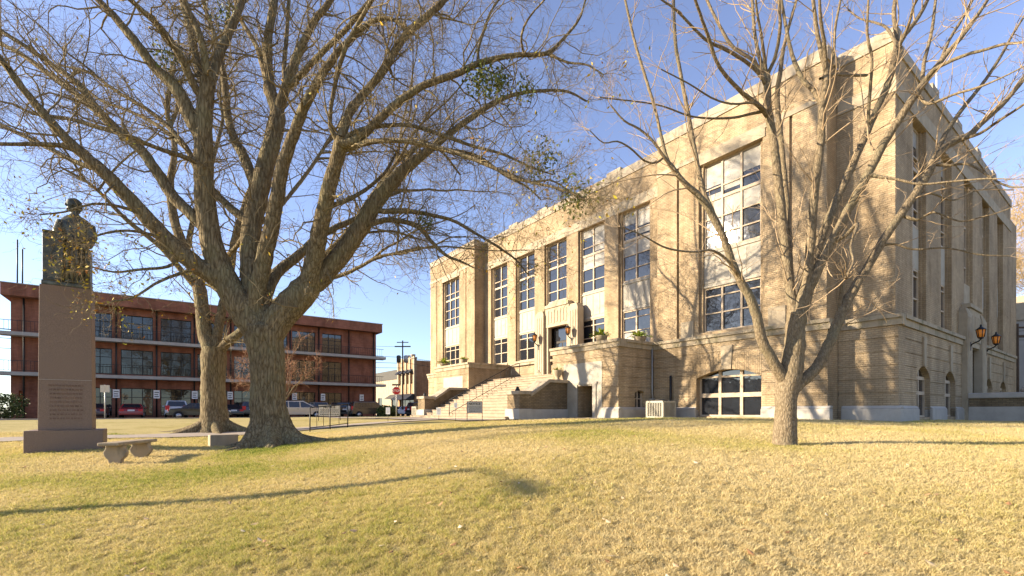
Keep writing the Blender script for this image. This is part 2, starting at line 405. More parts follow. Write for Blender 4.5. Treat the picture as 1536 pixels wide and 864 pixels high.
def window(fr, u0, u1, z0, z1, d, cols, rows, bar=.042, blinds=(), arch=None, thick_row=None, mat=None, name='window', parent=None):
    """frame + glazing bars in one mesh, panes as one child sheet, blinds as another"""
    parent = parent or CH
    m = MB(); e = .07
    fbox(m, fr, u0, u0 + e, d - .06, d + .03, z0, z1 if not arch else arch[0]); fbox(m, fr, u1 - e, u1, d - .06, d + .03, z0, z1 if not arch else arch[0])
    fbox(m, fr, u0 + e, u1 - e, d - .06, d + .05, z0, z0 + e)
    if not arch: fbox(m, fr, u0 + e, u1 - e, d - .06, d + .03, z1 - e, z1)
    def top(u):
        if not arch: return z1 - e
        zs, rise = arch; c = (u0 + u1) / 2; h = (u1 - u0) / 2; r = (h * h + rise * rise) / (2 * rise)
        return zs + rise - r + math.sqrt(max(0, r * r - (u - c) ** 2))
    cu = [u0 + (u1 - u0) * k / cols for k in range(1, cols)]
    for u in cu: fbox(m, fr, u - bar, u + bar, d - .05, d + .045, z0 + e, top(u))
    zr = [z0 + (z1 - z0) * r for r in rows]
    edges = [u0 + e] + [x for u in cu for x in (u - bar, u + bar)] + [u1 - e]
    for i, z in enumerate(zr):
        b2 = bar * (1.5 if thick_row is not None and i in thick_row else .62)
        for k in range(cols): fbox(m, fr, edges[2 * k], edges[2 * k + 1], d - .05, d + .035, z - b2, z + b2)
    o = m.build(name, mat or M['frame'], parent)
    g = MB()
    if arch:
        p = arch_pts(u0, u1, *arch); fprism(g, fr, [(u0, z0), (u1, z0)] + p[::-1], d - .05, d - .02)
    else: fbox(g, fr, u0 + .01, u1 - .01, d - .05, d - .02, z0 + .01, z1 - .01)
    g.build('glass', M['glass'], o)
    if blinds:
        bl = MB(); zz = [z0] + zr + [z1]
        for (r, k, f0, f1) in blinds:
            a0_, a1_ = zz[r], zz[r + 1]
            fbox(bl, fr, edges[2 * k] + .004, edges[2 * k + 1] - .004, d - .018, d - .008, a0_ + (a1_ - a0_) * f0, a0_ + (a1_ - a0_) * f1)
        bl.build('blind', M['blind'], o)
    return o
Z0, ZB, ZW, ZT = -.9, 3.29, 10.77, 12.62     # footing, belt course top, window heads, underside of coping
BC0 = 2.93
up, bs, stn, cop, plt, sld, whp, cap = MB(), MB(), MB(), MB(), MB(), MB(), MB(), MB()
bay_c = [17.38 + 3.12 * k for k in (-2, -1, 0, 1, 2)]
WW = 1.06
PR, PL = 5.40, 29.30                           # centres of the two pavilions
PW = 1.40
grooves = [.62 + .47 * k for k in range(5)]
# --- front, upper walls
fr0, frp = FA(0.0), FA(-.9)
holes = []
for i, c in enumerate(bay_c): holes.append((c - WW, c + WW, 7.0, ZW)); holes.append((c - WW, c + WW, 3.5 if i != 2 else 2.2, 5.42))
spand = [(c - WW, c + WW, 5.42, 7.0) for c in bay_c]
wall(up, fr0, 8.98, 25.58, 2.2, ZT, .7, holes + spand)
for c, a0_, a1_ in ((PR, 1.745, 8.98), (PL, 25.58, 32.95)):
    wall(up, frp, a0_, a1_, ZB - .3, ZT, .9, [(c - PW, c + PW, 7.0, ZW + .08), (c - PW, c + PW, 3.45, 5.42), (c - PW, c + PW, 5.42, 7.0)] + [(c + s * 2.45 - .06, c + s * 2.45 + .06, 3.35, 11.25) for s in (-1, 1)])
    for s in (-1, 1): fbox(up, frp, c + s * 2.45 - .06, c + s * 2.45 + .06, -.9, -.10, 3.35, 11.25)   # bottom of the slot
wall(up, fr0, 0, 1.745, ZB - .3, ZT, .7); wall(up, fr0, 32.95, 34.7, -.5, ZT, .7)
# returns of the pavilions
for a0_ in (1.745, 25.58):
    pass
# --- right hand end, upper wall
fb0 = FB(0.0)
eb = [2.75, 6.55, 10.45, 14.2, 17.95]; EW = .85
eh = []
for i, c in enumerate(eb):
    if i != 2: eh += [(c - EW, c + EW, 3.38, 5.42), (c - EW, c + EW, 5.42, 7.0), (c - EW, c + EW, 7.0, ZW)]
    else: eh += [(c - EW, c + EW, 5.0, ZW)]
wall(up, fb0, .70, 21.1, ZB - .3, ZT - .35, .7, eh)
up.build('upper_wall', M['brick'], CH)
# back and left walls, roof
m = MB(); fbox(m, fr0, 34.0, 34.68, -24, -.71, -.5, ZT); fbox(m, fr0, .5, 34.0, -24, -23.4, -.5, ZT); fbox(m, fb0, 21.1, 24, -.9, -.12, -.5, ZT - .8)
build_each(m, 'rear_wall', M['brick'], CH)
m = MB(); fbox(m, fr0, .4, 34.3, -23.6, -.4, ZT - .5, ZT - .3); m.build('roof', M['concrete'], CH)
# --- stone: frieze band over the windows, spandrel panels, groove caps
fbox(stn, fr0, 8.99, 25.57, 0, .03, ZW + .02, 11.33)
for c, a0_, a1_ in ((PR, 1.70, 9.0), (PL, 25.56, 33.0)):
    fbox(stn, frp, a0_, a1_, 0, .035, ZW + .42, 11.38)
    fbox(stn, frp, c - PW - .1, c + PW + .1, 0, .04, ZW + .085, ZW + .415)
    for s in (-1, 1):
        fbox(stn, frp, c + s * 1.95 - .32, c + s * 1.95 + .32, 0, .05, 3.30, 4.05)
fbox(stn, fb0, -.04, 21.12, 0, .035, ZW + .02, 11.33)
fbox(stn, fr0, -.035, 1.70, 0, .035, ZW + .12, 11.36)
for i, c in enumerate(bay_c):
    fbox(stn, fr0, c - WW - .05, c + WW + .05, -.3, .05, 3.36, 3.495) if i != 2 else None
for c in bay_c: fbox(whp, fr0, c - WW, c + WW, -.6, -.24, 5.42, 7.0)
for c in (PR, PL): fbox(whp, frp, c - PW, c + PW, -.6, -.22, 5.42, 7.0)
for i, c in enumerate(eb):
    if i != 2: fbox(whp, fb0, c - EW, c + EW, -.5, -.2, 5.42, 7.0)
    else: fbox(stn, fb0, c - EW, c + EW, -.5, -.1, 5.0, 6.0)
for (fr, c, ww, dd) in [(fr0, c, WW, -.24) for c in bay_c] + [(frp, c, PW, -.22) for c in (PR, PL)]:
    for k in range(4):                          # carved mouldings of each spandrel
        uu = c - ww + ww * 2 * (k + .5) / 4
        fbox(whp, fr, uu - ww / 4 + .05, uu + ww / 4 - .05, dd, dd + .02, 5.62, 6.80)
    fbox(whp, fr, c - ww + .02, c + ww - .02, dd, dd + .05, 5.43, 5.52); fbox(whp, fr, c - ww + .02, c + ww - .02, dd, dd + .05, 6.88, 6.98)
# stepped jambs
jm = MB()
for c in bay_c:
    for s in (-1, 1): fbox(jm, fr0, c + s * WW - (.13 if s > 0 else 0), c + s * WW + (.13 if s < 0 else 0), -.36, -.13, 3.5, ZW - .001)
for c in (PR, PL):
    for s in (-1, 1): fbox(jm, frp, c + s * PW - (.14 if s > 0 else 0), c + s * PW + (.14 if s < 0 else 0), -.36, -.13, 3.46, ZW + .075)
for i, c in enumerate(eb):
    for s in (-1, 1): fbox(jm, fb0, c + s * EW - (.12 if s > 0 else 0), c + s * EW + (.12 if s < 0 else 0), -.34, -.13, 3.4 if i != 2 else 6.0, ZW - .001)
build_each(jm, 'jamb', M['brick'], CH)
# --- coping with raised blocks
def coping(fr, u0, u1, z, d=.05):
    fbox(cop, fr, u0, u1, -.55, d, z, z + .42); fbox(cop, fr, u0 + .002, u1 - .002, -.5, d - .05, z + .42, z + .5)
coping(fr0, 9.05, 25.52, ZT); coping(frp, 1.70, 8.99, ZT); coping(frp, 25.56, 32.99, ZT); coping(fr0, -.05, 1.69, ZT); coping(fr0, 33.0, 34.74, ZT - .02)
for a_ in (12.5, 18.6, 21.8): fbox(cop, fr0, a_ - .5, a_ + .5, -.5, .06, ZT + .42, ZT + .64)
fbox(cop, fb0, .56, 21.14, -.5, .05, ZT - .35, ZT + .05)
for b_ in (4.7, 8.5, 12.4, 16.1): fbox(cop, fb0, b_ - .45, b_ + .45, -.45, .06, ZT + .05, ZT + .27)
for c, s in ((1.745, -1), (8.98, 1), (25.58, -1), (32.95, 1)):
    fbox(cop, FB(c), -.86, -.02, -.2 if s < 0 else -.05, .05 if s < 0 else .04, ZT + .003, ZT + .41) if s < 0 else None
build_each(cop, 'coping', M['coping'], CH)
# --- basement
bw = PW + .02
arc = lambda c, h, zs, rise: (c - h, c + h, -.22, zs + rise)
f1, f1p, fb1 = FA(-.12), FA(-1.05), FB(-.12)
wall(bs, f1p, 1.66, 9.10, Z0, BC0, .9, [arc(PR, bw, 1.42, .34)], grooves)
wall(bs, f1p, 25.5, 33.05, Z0, BC0, .9, [], grooves)
wall(bs, f1, -.12, 1.66, Z0, BC0, .7, [], grooves); wall(bs, f1, 9.10, 25.5, Z0, BC0, .7, [], grooves); wall(bs, f1, 33.05, 34.8, Z0, BC0, .7, [], grooves)
be = [2.75, 6.55, 14.2, 17.95]
wall(bs, fb1, .58, 21.2, Z0, BC0, .7, [arc(c, .86, 1.25, .42) for c in be] + [(9.3, 11.6, -.3, 2.9)], grooves)
arch_fill(bs, f1p, PR - bw, PR + bw, 1.42, .34, 1.761, -.8, -.004)
for c in be: arch_fill(bs, fb1, c - .86, c + .86, 1.25, .42, 1.671, -.6, -.004)
# terraces beside the steps
TR, TL = (9.14, 13.62), (22.15, 26.86)
wall(bs, FA(-3.5), TR[0], TR[1], Z0, BC0, .3, [(10.69, 11.73, -.35, 1.24)], grooves)
wall(bs, FA(-3.5), TL[0], TL[1], Z0, BC0, .3, [], grooves)
wall(bs, FB(TR[0]), -3.2, -1.06, Z0, BC0, .3, [(-2.35, -1.65, .12, .98)], grooves); arch_fill(bs, FB(TR[0]), -2.35, -1.65, .86, .12, .981, -.3, -.004)
fbox(bs, FA(0), TR[1] - .3, TR[1] - .001, .13, 3.2, Z0, BC0); fbox(bs, FA(0), TL[0] + .001, TL[0] + .3, .13, 3.2, Z0, BC0); fbox(bs, FA(0), TL[1] - .3, TL[1] - .001, .13, 3.2, Z0, BC0)
bs.build('basement_wall', M['base_brick'], CH)
# terrace floors
m = MB(); fbox(m, FA(0), TR[0] + .05, TR[1] - .05, .13, 3.3, 2.5, 2.75); fbox(m, FA(0), TL[0] + .05, TL[1] - .05, .13, 3.3, 2.5, 2.75); build_each(m, 'terrace_floor', M['concrete'], CH)
# belt course / caps
def beltcap(fr, u0, u1, d=.14, z0=BC0, z1=ZB, th=.3):
    fbox(cap, fr, u0, u1, -th, d * .45, z0, z1 - .13); fbox(cap, fr, u0 - .0, u1 + .0, -th, d, z1 - .13, z1)
beltcap(f1p, 1.55, 9.18); beltcap(f1p, 25.40, 33.15); beltcap(f1, -.24, 1.548); beltcap(f1, 33.16, 34.9)
beltcap(FA(-3.5), TR[0] - .12, TR[1] + .12, th=.42); beltcap(FA(-3.5), TL[0] - .12, TL[1] + .12, th=.42)
beltcap(FB(TR[0]), -3.075, -1.06, th=.4); beltcap(FB(TL[0]), -3.075, -.14, d=.12, th=.4)
beltcap(fb1, .2, 8.49); beltcap(fb1, 12.41, 21.3)
build_each(cap, 'belt_course', M['moss_cap'], CH)
m = MB(); fbox(m, f1, 9.2, 25.4, 0, .06, 3.16, 3.30); m.build('sill_course', M['moss_cap'], CH)
# limestone plinth with splayed top
def plinth(fr, u0, u1, top=.20, d=.09):
    fprism(plt, lambda z, u, dd: fr(u, dd, z), [(Z0, -.2), (Z0, d), (top - .12, d), (top, .01), (top, -.2)], u0, u1) if False else None
    fbox(plt, fr, u0, u1, -.2, d, Z0, top - .10)
    n = len(plt.v); p = [(d, top - .10), (.006, top), (-.2, top), (-.2, top - .10)]
    plt.add([fr(u, dd, z) for u in (u0, u1) for dd, z in p], [(0, 1, 2, 3), (7, 6, 5, 4), (0, 4, 5, 1), (1, 5, 6, 2), (2, 6, 7, 3), (3, 7, 4, 0)])
plinth(f1p, 1.56, PR - bw); plinth(f1p, PR + bw, 9.05); plinth(f1, -.21, 1.55); plinth(f1p, 25.4, 33.1)
plinth(FA(-3.5), TR[0] - .09, 10.1); plinth(FB(TR[0]), -3.40, -1.15)
plinth(FA(-3.5), TL[0], TL[1]); plinth(f1, 33.15, 34.9)
for u0, u1 in ((-.03, be[0] - .86), (be[0] + .86, be[1] - .86), (be[1] + .86, 9.3), (11.6, be[2] - .86), (be[2] + .86, be[3] - .86), (be[3] + .86, 21.3)): plinth(fb1, u0, u1)
build_each(plt, 'plinth', M['plinth'], CH, .03)
# keystones
for c in (PR,): fprism(stn, f1p, [(c - .2, 1.762), (c + .2, 1.762), (c + .26, 2.75), (c - .26, 2.75)], 0, .06)
for c in be: fprism(stn, fb1, [(c - .13, 1.672), (c + .13, 1.672), (c + .18, 2.75), (c - .18, 2.75)], 0, .06)
build_each(stn, 'stone_trim', M['stone'], CH); build_each(whp, 'spandrel_panel', M['white'], CH)
# soldier course over the big basement window
m = MB(); arch_p = arch_pts(PR - bw - .0, PR + bw, 1.42, .34)
for i in range(len(arch_p) - 1):
    a_, b_ = arch_p[i], arch_p[i + 1]
    if abs((a_[0] + b_[0]) / 2 - PR) < .28: continue
    fprism(m, f1p, [a_, b_, (b_[0] , 2.42), (a_[0], 2.42)], -.02, .012)
build_each(m, 'soldier_course', M['soldier'], CH)
# --- windows
rows5 = [.18, .37, .585, .71]
for i, c in enumerate(bay_c):
    bl = []
    if i == 0: bl = [(4, 0, 0.12, 1), (4, 1, .35, 1), (2, 0, 0, 1), (2, 1, 0, 1), (3, 0, .4, 1)]
    if i == 1: bl = [(4, 0, 0, 1), (4, 1, .55, 1), (3, 0, .3, 1), (2, 0, 0, 1), (2, 1, 0, 1)]
    window(fr0, c - WW + .13, c + WW - .13, 7.0, ZW, -.26, 2, rows5, blinds=bl, thick_row=(2,))
    if i != 2: window(fr0, c - WW + .13, c + WW - .13, 3.5, 5.42, -.26, 2, [.42, .80], blinds=([(0, 0, 0, .9), (0, 1, 0, .9)] if i == 0 else ()))
for c in (PR, PL):
    bl = [(4, 0, .2, 1), (4, 1, 0, 1), (4, 2, .1, 1), (3, 1, .5, 1), (2, 0, 0, 1), (2, 1, 0, 1), (2, 2, 0, 1), (3, 2, 0, .5)] if c == PR else []
    window(frp, c - PW + .14, c + PW - .14, 7.0, ZW + .08, -.26, 3, rows5, blinds=bl, thick_row=(2,))
    window(frp, c - PW + .14, c + PW - .14, 3.46, 5.42, -.26, 3, [.42, .80])
window(f1p, PR - bw, PR + bw, -.22, 1.76, -.32, 3, [.46, .86], bar=.06, arch=(1.42, .34), thick_row=(0,))
for i, c in enumerate(eb):
    if i != 2: window(fb0, c - EW + .12, c + EW - .12, 3.4, 5.42, -.24, 2, [.44, .86], mat=M['frame'])
    window(fb0, c - EW + .12, c + EW - .12, 7.0 if i != 2 else 6.0, ZW, -.24, 2, rows5, thick_row=(2,), blinds=[(4, 0, 0, 1), (4, 1, .4, 1)] if i < 2 else ())
for c in be: window(fb1, c - .86, c + .86, -.22, 1.67, -.2, 2, [.48, .78], arch=(1.25, .42), thick_row=(0, 1))
window(FB(TR[0]), -2.35, -1.65, .12, .98, -.2, 2, [.55], bar=.03, arch=(.86, .12))
# white render panels and basement door in the right terrace
m = MB(); wall(m, FA(-3.5), 10.12, 12.75, -.6, 2.36, .02, [(10.69, 11.73, -.7, 1.24)]); 
m2 = MB()
for v in m.v: m2.v.append((v[0], v[1] - .022, v[2]))
m2.f, m2.sm = m.f, m.sm
fbox(m2, FA(-3.5), 22.9, 25.65, 0, .02, 1.2, 2.42); build_each(m2, 'rendered_panel', M['white'], CH)
m = MB(); F35 = FA(-3.5)
fbox(m, F35, 11.73, 11.95, -.02, .07, -.5, 1.30); fbox(m, F35, 10.47, 10.69, -.02, .07, -.5, 1.30); fbox(m, F35, 10.40, 12.02, .0, .08, 1.302, 1.42); m.build('door_surround', M['white'], CH)
m = MB(); fbox(m, F35, 10.5, 11.95, -1.2, -1.1, -.5, 1.4); fbox(m, F35, 10.5, 10.69, -1.1, -.3, -.5, 1.3); fbox(m, F35, 11.73, 11.95, -1.1, -.3, -.5, 1.3); fbox(m, F35, 10.5, 11.95, -1.1, -.31, 1.24, 1.4)
m.build('door_recess', M['brick'], CH)
m = MB(); fbox(m, F35, 10.72, 11.70, -1.09, -1.03, -.4, 1.22); d = m.build('basement_door', M['door'], CH)
m = MB(); fbox(m, F35, 10.85, 11.57, -1.03, -1.01, .35, 1.05); m.build('door_glass', M['glass'], d)
m = MB(); fbox(m, F35, 10.3, 12.0, -1.2, .35, -.55, -.36); m.build('threshold', M['concrete'], CH)
# main doorway: two round-topped stone shafts, carved lintel, deep door
m = MB(); FD = FA(-.1)
def shaft(m, fr, u0, u1, dd, z0, z1):
    fbox(m, fr, u0, u1, -.1, dd, z0, z1)
    n = 8; w2 = (u1 - u0) / 2; c = (u0 + u1) / 2
    for k in range(3): fbox(m, fr, u0 + .04 + .07 * k, u1 - .04 - .07 * k, -.1, dd - .03 - .03 * k, z1 + .09 * k, z1 + .09 * (k + 1))
    for k in range(3): fbox(m, fr, u0 + .12 + k * (u1 - u0 - .24) / 3 + .03, u0 + .12 + (k + 1) * (u1 - u0 - .24) / 3 - .03, dd, dd + .025, z0 + .3, z1 - .15)
shaft(m, FD, 17.95, 18.85, .40, 2.2, 6.15); shaft(m, FD, 14.85, 15.75, .40, 2.2, 6.15)
fbox(m, FD, 17.72, 17.95, -.1, .20, 2.2, 5.3); fbox(m, FD, 15.75, 15.98, -.1, .20, 2.2, 5.3)
fbox(m, FD, 15.75, 17.95, -.1, .24, 5.3, 6.5); fbox(m, FD, 15.76, 17.94, -.1, .31, 6.5, 6.70)
fprism(m, FD, [(15.9, 6.70), (17.8, 6.70), (17.3, 6.82), (16.85, 6.92), (16.4, 6.82)], -.05, .28)
for k in range(7): fbox(m, FD, 15.92 + k * .28, 16.10 + k * .28, .24, .27, 5.5 + .08 * (k % 2), 6.35 - .08 * (k % 2))
m.build('doorway_surround', M['stone'], CH, bevel=.02)
m = MB(); fbox(m, FD, 15.98, 17.72, -.35, -.28, 2.2, 5.3); d = m.build('entrance_door', M['door'], CH)
m = MB(); fbox(m, FD, 16.08, 16.82, -.28, -.26, 2.5, 4.3); fbox(m, FD, 16.90, 17.62, -.28, -.26, 2.5, 4.3); fbox(m, FD, 16.08, 17.62, -.28, -.26, 4.45, 5.2); m.build('door_glass', M['glass'], d)
m = MB(); fbox(m, FD, 14.6, 19.1, -.0, 1.5, 2.02, 2.19); m.build('landing', M['step'], CH)
# end entrance
m = MB(); FE = FB(-.1)
shaft(m, FE, 8.5, 9.4, .22, -.4, 4.35); shaft(m, FE, 11.5, 12.4, .22, -.4, 4.35)
fbox(m, FE, 9.4, 11.5, -.3, .12, 2.95, 4.7); fbox(m, FE, 9.2, 11.7, -.3, .2, 4.7, 4.88)
for k in range(7): fbox(m, FE, 9.5 + k * .29, 9.68 + k * .29, .12, .17, 3.2, 4.4)
m.build('end_doorway_surround', M['stone'], CH, bevel=.02)
m = MB(); fbox(m, FE, 9.4, 11.5, -.6, -.5, -.4, 2.95); d = m.build('end_door', M['door'], CH); m = MB(); fbox(m, FE, 9.6, 11.3, -.5, -.48, .2, 2.8); m.build('door_glass', M['glass'], d)
# conduit and downspout on the terrace corner
m = MB(); m.tube([(-9.07, -1.18, 3.0), (-9.07, -1.18, .9), (-9.03, -1.18, .6)], .035); m.box(-9.13, -8.95, -1.3, -1.12, .35, .62); m.build('conduit', M['metal'], CH)
m = MB(); m.tube([(-8.05, -1.17, -.3), (-8.05, -1.17, 1.65)], .055); m.build('vent_pipe', M['black'], CH)

# ------------------------------------------------------------------ entrance steps
ST = thing('entrance_steps', 'broad limestone front steps rising to the main door between brick cheek walls', 'steps', G(17.8, -6.9, 0), RZ)
def sl_(a, b, z): return (17.8 - a, b + 6.9, z)
m = MB(); NS = 15
for i in range(NS):
    z1 = -.42 + .172 * (i + 1); b0 = -6.9 + .345 * i
    a0_, a1_ = (13.2, 24.0) if i < 2 else (13.42, 22.38)
    x0, x1 = 17.8 - a1_, 17.8 - a0_
    m.box(x0, x1, b0 + 6.9 + .035, b0 + 6.9 + (.38 if i < NS - 1 else 1.3), -.9, z1 - .045)
    m.box(x0 - .012, x1 + .012, b0 + 6.9, b0 + 6.9 + (.379 if i < NS - 1 else 1.31), z1 - .0449, z1)
m.build('stair_flight', M['step'], ST, bevel=.012)
for a0_, a1_ in ((12.42, 13.40), (22.40, 23.38)):
    x0, x1 = 17.8 - a1_, 17.8 - a0_
    bk = MB(); bk.prism([(.95, -.9), (.95, .70), (2.15, 1.42), (3.385, 1.42), (3.385, -.9)], 0, x0 + .06, x1 - .06)
    bk.box(x0, x1, .30, .949, -.9, .80)
    ck = bk.build('cheek_wall', M['dark_brick'], ST)
    cp = MB(); cp.prism([(.98, .70), (.98, .86), (2.1, 1.58), (3.38, 1.58), (3.38, 1.422), (2.15, 1.422)], 0, x0 - .05, x1 + .05)
    cp.box(x0 - .07, x1 + .07, .23, .978, .801, .97); cp.build('coping', M['coping'], ck, bevel=.015)
    pb = MB(); pb.box(x0 - .08, x1 + .08, .2, 1.02, -.9, .12); pb.box(x0 - .03, x1 + .03, 1.021, 3.38, -.9, .10); pb.build('base', M['plinth'], ck, bevel=.03)
    fl = MB(); fl.lathe([(.10, 0), (.13, .03), (.10, .10), (.06, .17), (.10, .20), (.02, .22)], ((x0 + x1) / 2, .55, .971)); fl.build('lamp_base', M['black'], ck)
# handrail in the middle of the steps
def handrail(name, label, pts, h=.92, mat=None, bal=.45):
    """posts and two rails along ground points (world)"""
    t = thing(name, label, 'handrail', pts[0]); o = Vector(pts[0]); P = [Vector(p) - o for p in pts]
    m = MB(); m.tube([p + Vector((0, 0, h)) for p in P], .024); m.build('top_rail', M['black'], t)
    m = MB(); m.tube([p + Vector((0, 0, .16)) for p in P], .018); m.build('lower_rail', M['black'], t)
    for p in P:
        m = MB(); m.bar(p - Vector((0, 0, .1)), p + Vector((0, 0, h)), .024); m.build('post', M['black'], t)
    b = MB()
    for p, q_ in zip(P[:-1], P[1:]):
        L = (q_ - p).length; n = max(1, int(L / bal))
        for i in range(1, n):
            r = p.lerp(q_, i / n); b.bar(r + Vector((0, 0, .16)), r + Vector((0, 0, h)), .011, 5)
    b.build('balusters', M['black'], t)
    return t
def stz(b): return -.42 + .172 * ((b + 6.9) / .345 + .3)
handrail('handrail', 'black iron handrail climbing the middle of the limestone front steps', [G(19.0, b, stz(b)) for b in (-6.7, -4.4, -2.2)] + [G(19.0, -1.6, 2.16)])
hp = [(-8.35, 19.7), (-7.75, 20.3), (-7.2, 20.9)]
handrail('handrail', 'black iron handrail beside the front walk near the big tree', [(x, y, gz(x, y)) for x, y in hp], h=1.0, bal=.28)

# stone and brick porch wall at the end entrance
m = MB(); m.box(.31, 6.5, 8.6, 9.3, -.9, .20); m.build('porch_base', M['plinth'], CH, bevel=.02)
m = MB(); m.box(.33, 6.4, 8.64, 9.26, .20, .56); m.build('porch_wall', M['dark_brick'], CH)
m = MB(); m.box(.31, 6.6, 8.54, 9.36, .561, .80); c = m.build('porch_cap', M['plinth'], CH, bevel=.04)
m = MB(); m.lathe([(.34, 0), (.36, .12), (.26, .24), (.10, .34), (.06, .8), (.05, 1.0), (.01, 1.02)], (2.2, 8.95, .80)); m.build('lamp_base', M['plinth'], c)
hb = thing('handrail', 'black handrail on the porch at the shaded end of the courthouse', 'handrail', G(-3.2, 9.0, .80), RZ)
m = MB(); m.tube([(0, 0, .85), (2.6, 0, .85)], .025); m.build('top_rail', M['black'], hb)
for k in range(6):
    m = MB(); m.bar((k * .5, 0, 0), (k * .5, 0, .85), .016); m.build('post', M['black'], hb)

# ------------------------------------------------------------------ wall lanterns
M['amber'] = emit('amber_lamp_glass', (.40, .14, .02), .16); M['flame'] = emit('lamp_flame', (1.0, .50, .10), 5.0)
def lantern(label, loc, h=.8):
    t = thing('wall_lantern', label, 'lantern', loc, RZ, 'lit amber lanterns by the doorways'); w_ = h * .24
    m = MB(); m.tube([(0, 0, -.32), (.05, 0, -.22), (.28, 0, -.10), (.34, 0, -.02), (.34, 0, 0)], .03, 6); m.box(-.02, .02, -.06, .06, -.5, -.12); m.build('bracket', M['black'], t)
    m = MB(); cx = .34
    m.lathe([(.05, -.02), (w_ * .75, .02), (w_ * .75, .06), (.02, .06)], (cx, 0, 0), 6)
    m.lathe([(w_ * 1.35, h * .66), (w_ * 1.3, h * .70), (w_ * .5, h * .85), (.03, h * .95), (.05, h * .98), (.01, h * 1.08)], (cx, 0, 0), 6)
    for k in range(6):
        an = 2 * math.pi * k / 6; m.bar((cx + w_ * .75 * math.cos(an), w_ * .75 * math.sin(an), .05), (cx + w_ * 1.15 * math.cos(an), w_ * 1.15 * math.sin(an), h * .67), .016, 4)
    m.build('cage', M['black'], t)
    m = MB(); m.lathe([(w_ * .66, .06), (w_ * 1.05, h * .66)], (cx, 0, 0), 6); m.build('glass', M['amber'], t)
    m = MB(); m.lathe([(w_ * .68, .10), (w_ * .82, .22), (w_ * .70, .30)], (cx, 0, 0), 6); m.build('flame', M['flame'], t)
    return t
def lant_front(label, a, z): 
    t = lantern(label, G(a, -.51, z), .60); t.rotation_euler = (0, 0, RZ - math.pi / 2); return t
lant_front('lit black lantern on the left stone shaft of the main doorway', 18.4, 4.45); lant_front('lit black lantern on the right stone shaft of the main doorway', 15.3, 4.5)
lantern('lit black lantern on the nearer stone shaft of the shaded end entrance', G(-.33, 8.9, 3.2), .58); lantern('lit black lantern on the farther stone shaft of the shaded end entrance', G(-.33, 12.2, 3.2), .58)

# ------------------------------------------------------------------ planters with ferns
M['fern'] = None
def leaf_mat(name, stops):
    t = NT(name).set(.6, .25); a = t.n('Attribute'); a.attribute_name = 'tone'
    t.l(t.ramp(a.outputs['Fac'], stops), t.b.inputs['Base Color']); return t.m
M['fern'] = leaf_mat('fern_frond', [(0, (.10, .15, .015)), (.5, (.24, .30, .03)), (.9, (.40, .42, .06))])
def planter(label, loc, r=.34, plant=.5, urn=True, nf=46):
    t = thing('planter', label, 'planter', loc, 0, 'planters on the terraces')
    m = MB()
    if urn: m.lathe([(r * .55, 0), (r * .55, .05), (r * .3, .10), (r * .7, .22), (r, .46), (r * 1.05, .50), (r * .9, .50), (r * .85, .44), (.02, .42)], n=20)
    else: m.lathe([(r * .75, 0), (r * .95, .24), (r * 1.05, .28), (r * .9, .28), (.02, .25)], n=20)
    m.build('urn', M['stone'], t); z0 = .45 if urn else .25
    V, Q, C = [], [], []
    for k in range(nf):
        an = rnd.random() * 6.283; el = .35 + rnd.random() * 1.1; L = plant * (.6 + .6 * rnd.random()); tone = rnd.random(); n = 7
        for i in range(n):
            s = i / (n - 1); rr = L * s * math.cos(el) + .03; z = z0 + L * (s * math.sin(el) - .42 * s * s); wv = .045 * (1 - s) ** .6 + .004
            for sg in (-1, 1): V.append((rr * math.cos(an) - sg * wv * math.sin(an), rr * math.sin(an) + sg * wv * math.cos(an), z + .02 * sg * rnd.random())); C.append(min(1, max(0, tone * .7 + .3 * s)))
        o = len(V) - 2 * n
        Q += [(o + 2 * i, o + 2 * i + 1, o + 2 * i + 3, o + 2 * i + 2) for i in range(n - 1)]
    npmesh('fern', np.array(V), np.array(Q), M['fern'], t, True, np.array(C)); return t
planter('low stone bowl of bright fern on the front edge of the right hand terrace', G(10.35, -3.3, ZB), .30, .62, False, 70)
planter('low bowl of bright fern at the side of the right hand terrace near the wall', G(9.5, -1.55, ZB), .30, .62, False, 70)
planter('stone bowl of spilling fern on the front edge of the left hand terrace', G(26.2, -3.2, ZB), .32, .72, False, 80)
planter('small low fern bowl at the inner corner of the left hand terrace', G(23.1, -3.3, ZB), .26, .40, False, 50)
planter('stone urn with a small plant on top of the right cheek wall of the steps', G(12.85, -3.85, 1.585), .26, .34, True, 26)

# ------------------------------------------------------------------ air conditioners
def condenser(label, loc, w_=.92, h=.78):
    t = thing('air_conditioner', label, 'air conditioner', loc, RZ)
    m = MB(); s = w_ / 2
    for x in (-s, s - .07):
        for y in (-s, s - .07): m.box(x, x + .07, y, y + .07, .05, h)
    m.box(-s, s, -s, s, 0, .10); m.box(-s, s, -s, s, h - .09, h); m.build('casing', M['unit'], t, bevel=.01)
    m = MB(); m.box(-s + .05, s - .05, -s + .05, s - .05, .101, h - .091); m.build('coil', M['vent'], t)
    m = MB()
    for k in range(9):
        x = -s + .11 + k * (w_ - .22) / 8
        m.box(x - .017, x + .017, -s + .004, -s + .03, .1005, h - .0905); m.box(s - .03, s - .004, x - .017, x + .017, .1005, h - .0905)
    m.build('louvres', M['unit'], t)
    m = MB(); m.lathe([(.30, 0), (.32, .05), (.05, .07)], (0, 0, h)); m.build('fan_guard', M['black'], t)
condenser('square louvred air conditioner standing on the grass by the courthouse basement wall', Gg(7.75, -2.3, .0)); condenser('greenish air conditioner box beyond the left end of the front steps', Gg(33.6, -1.75, 0), .9, .9)

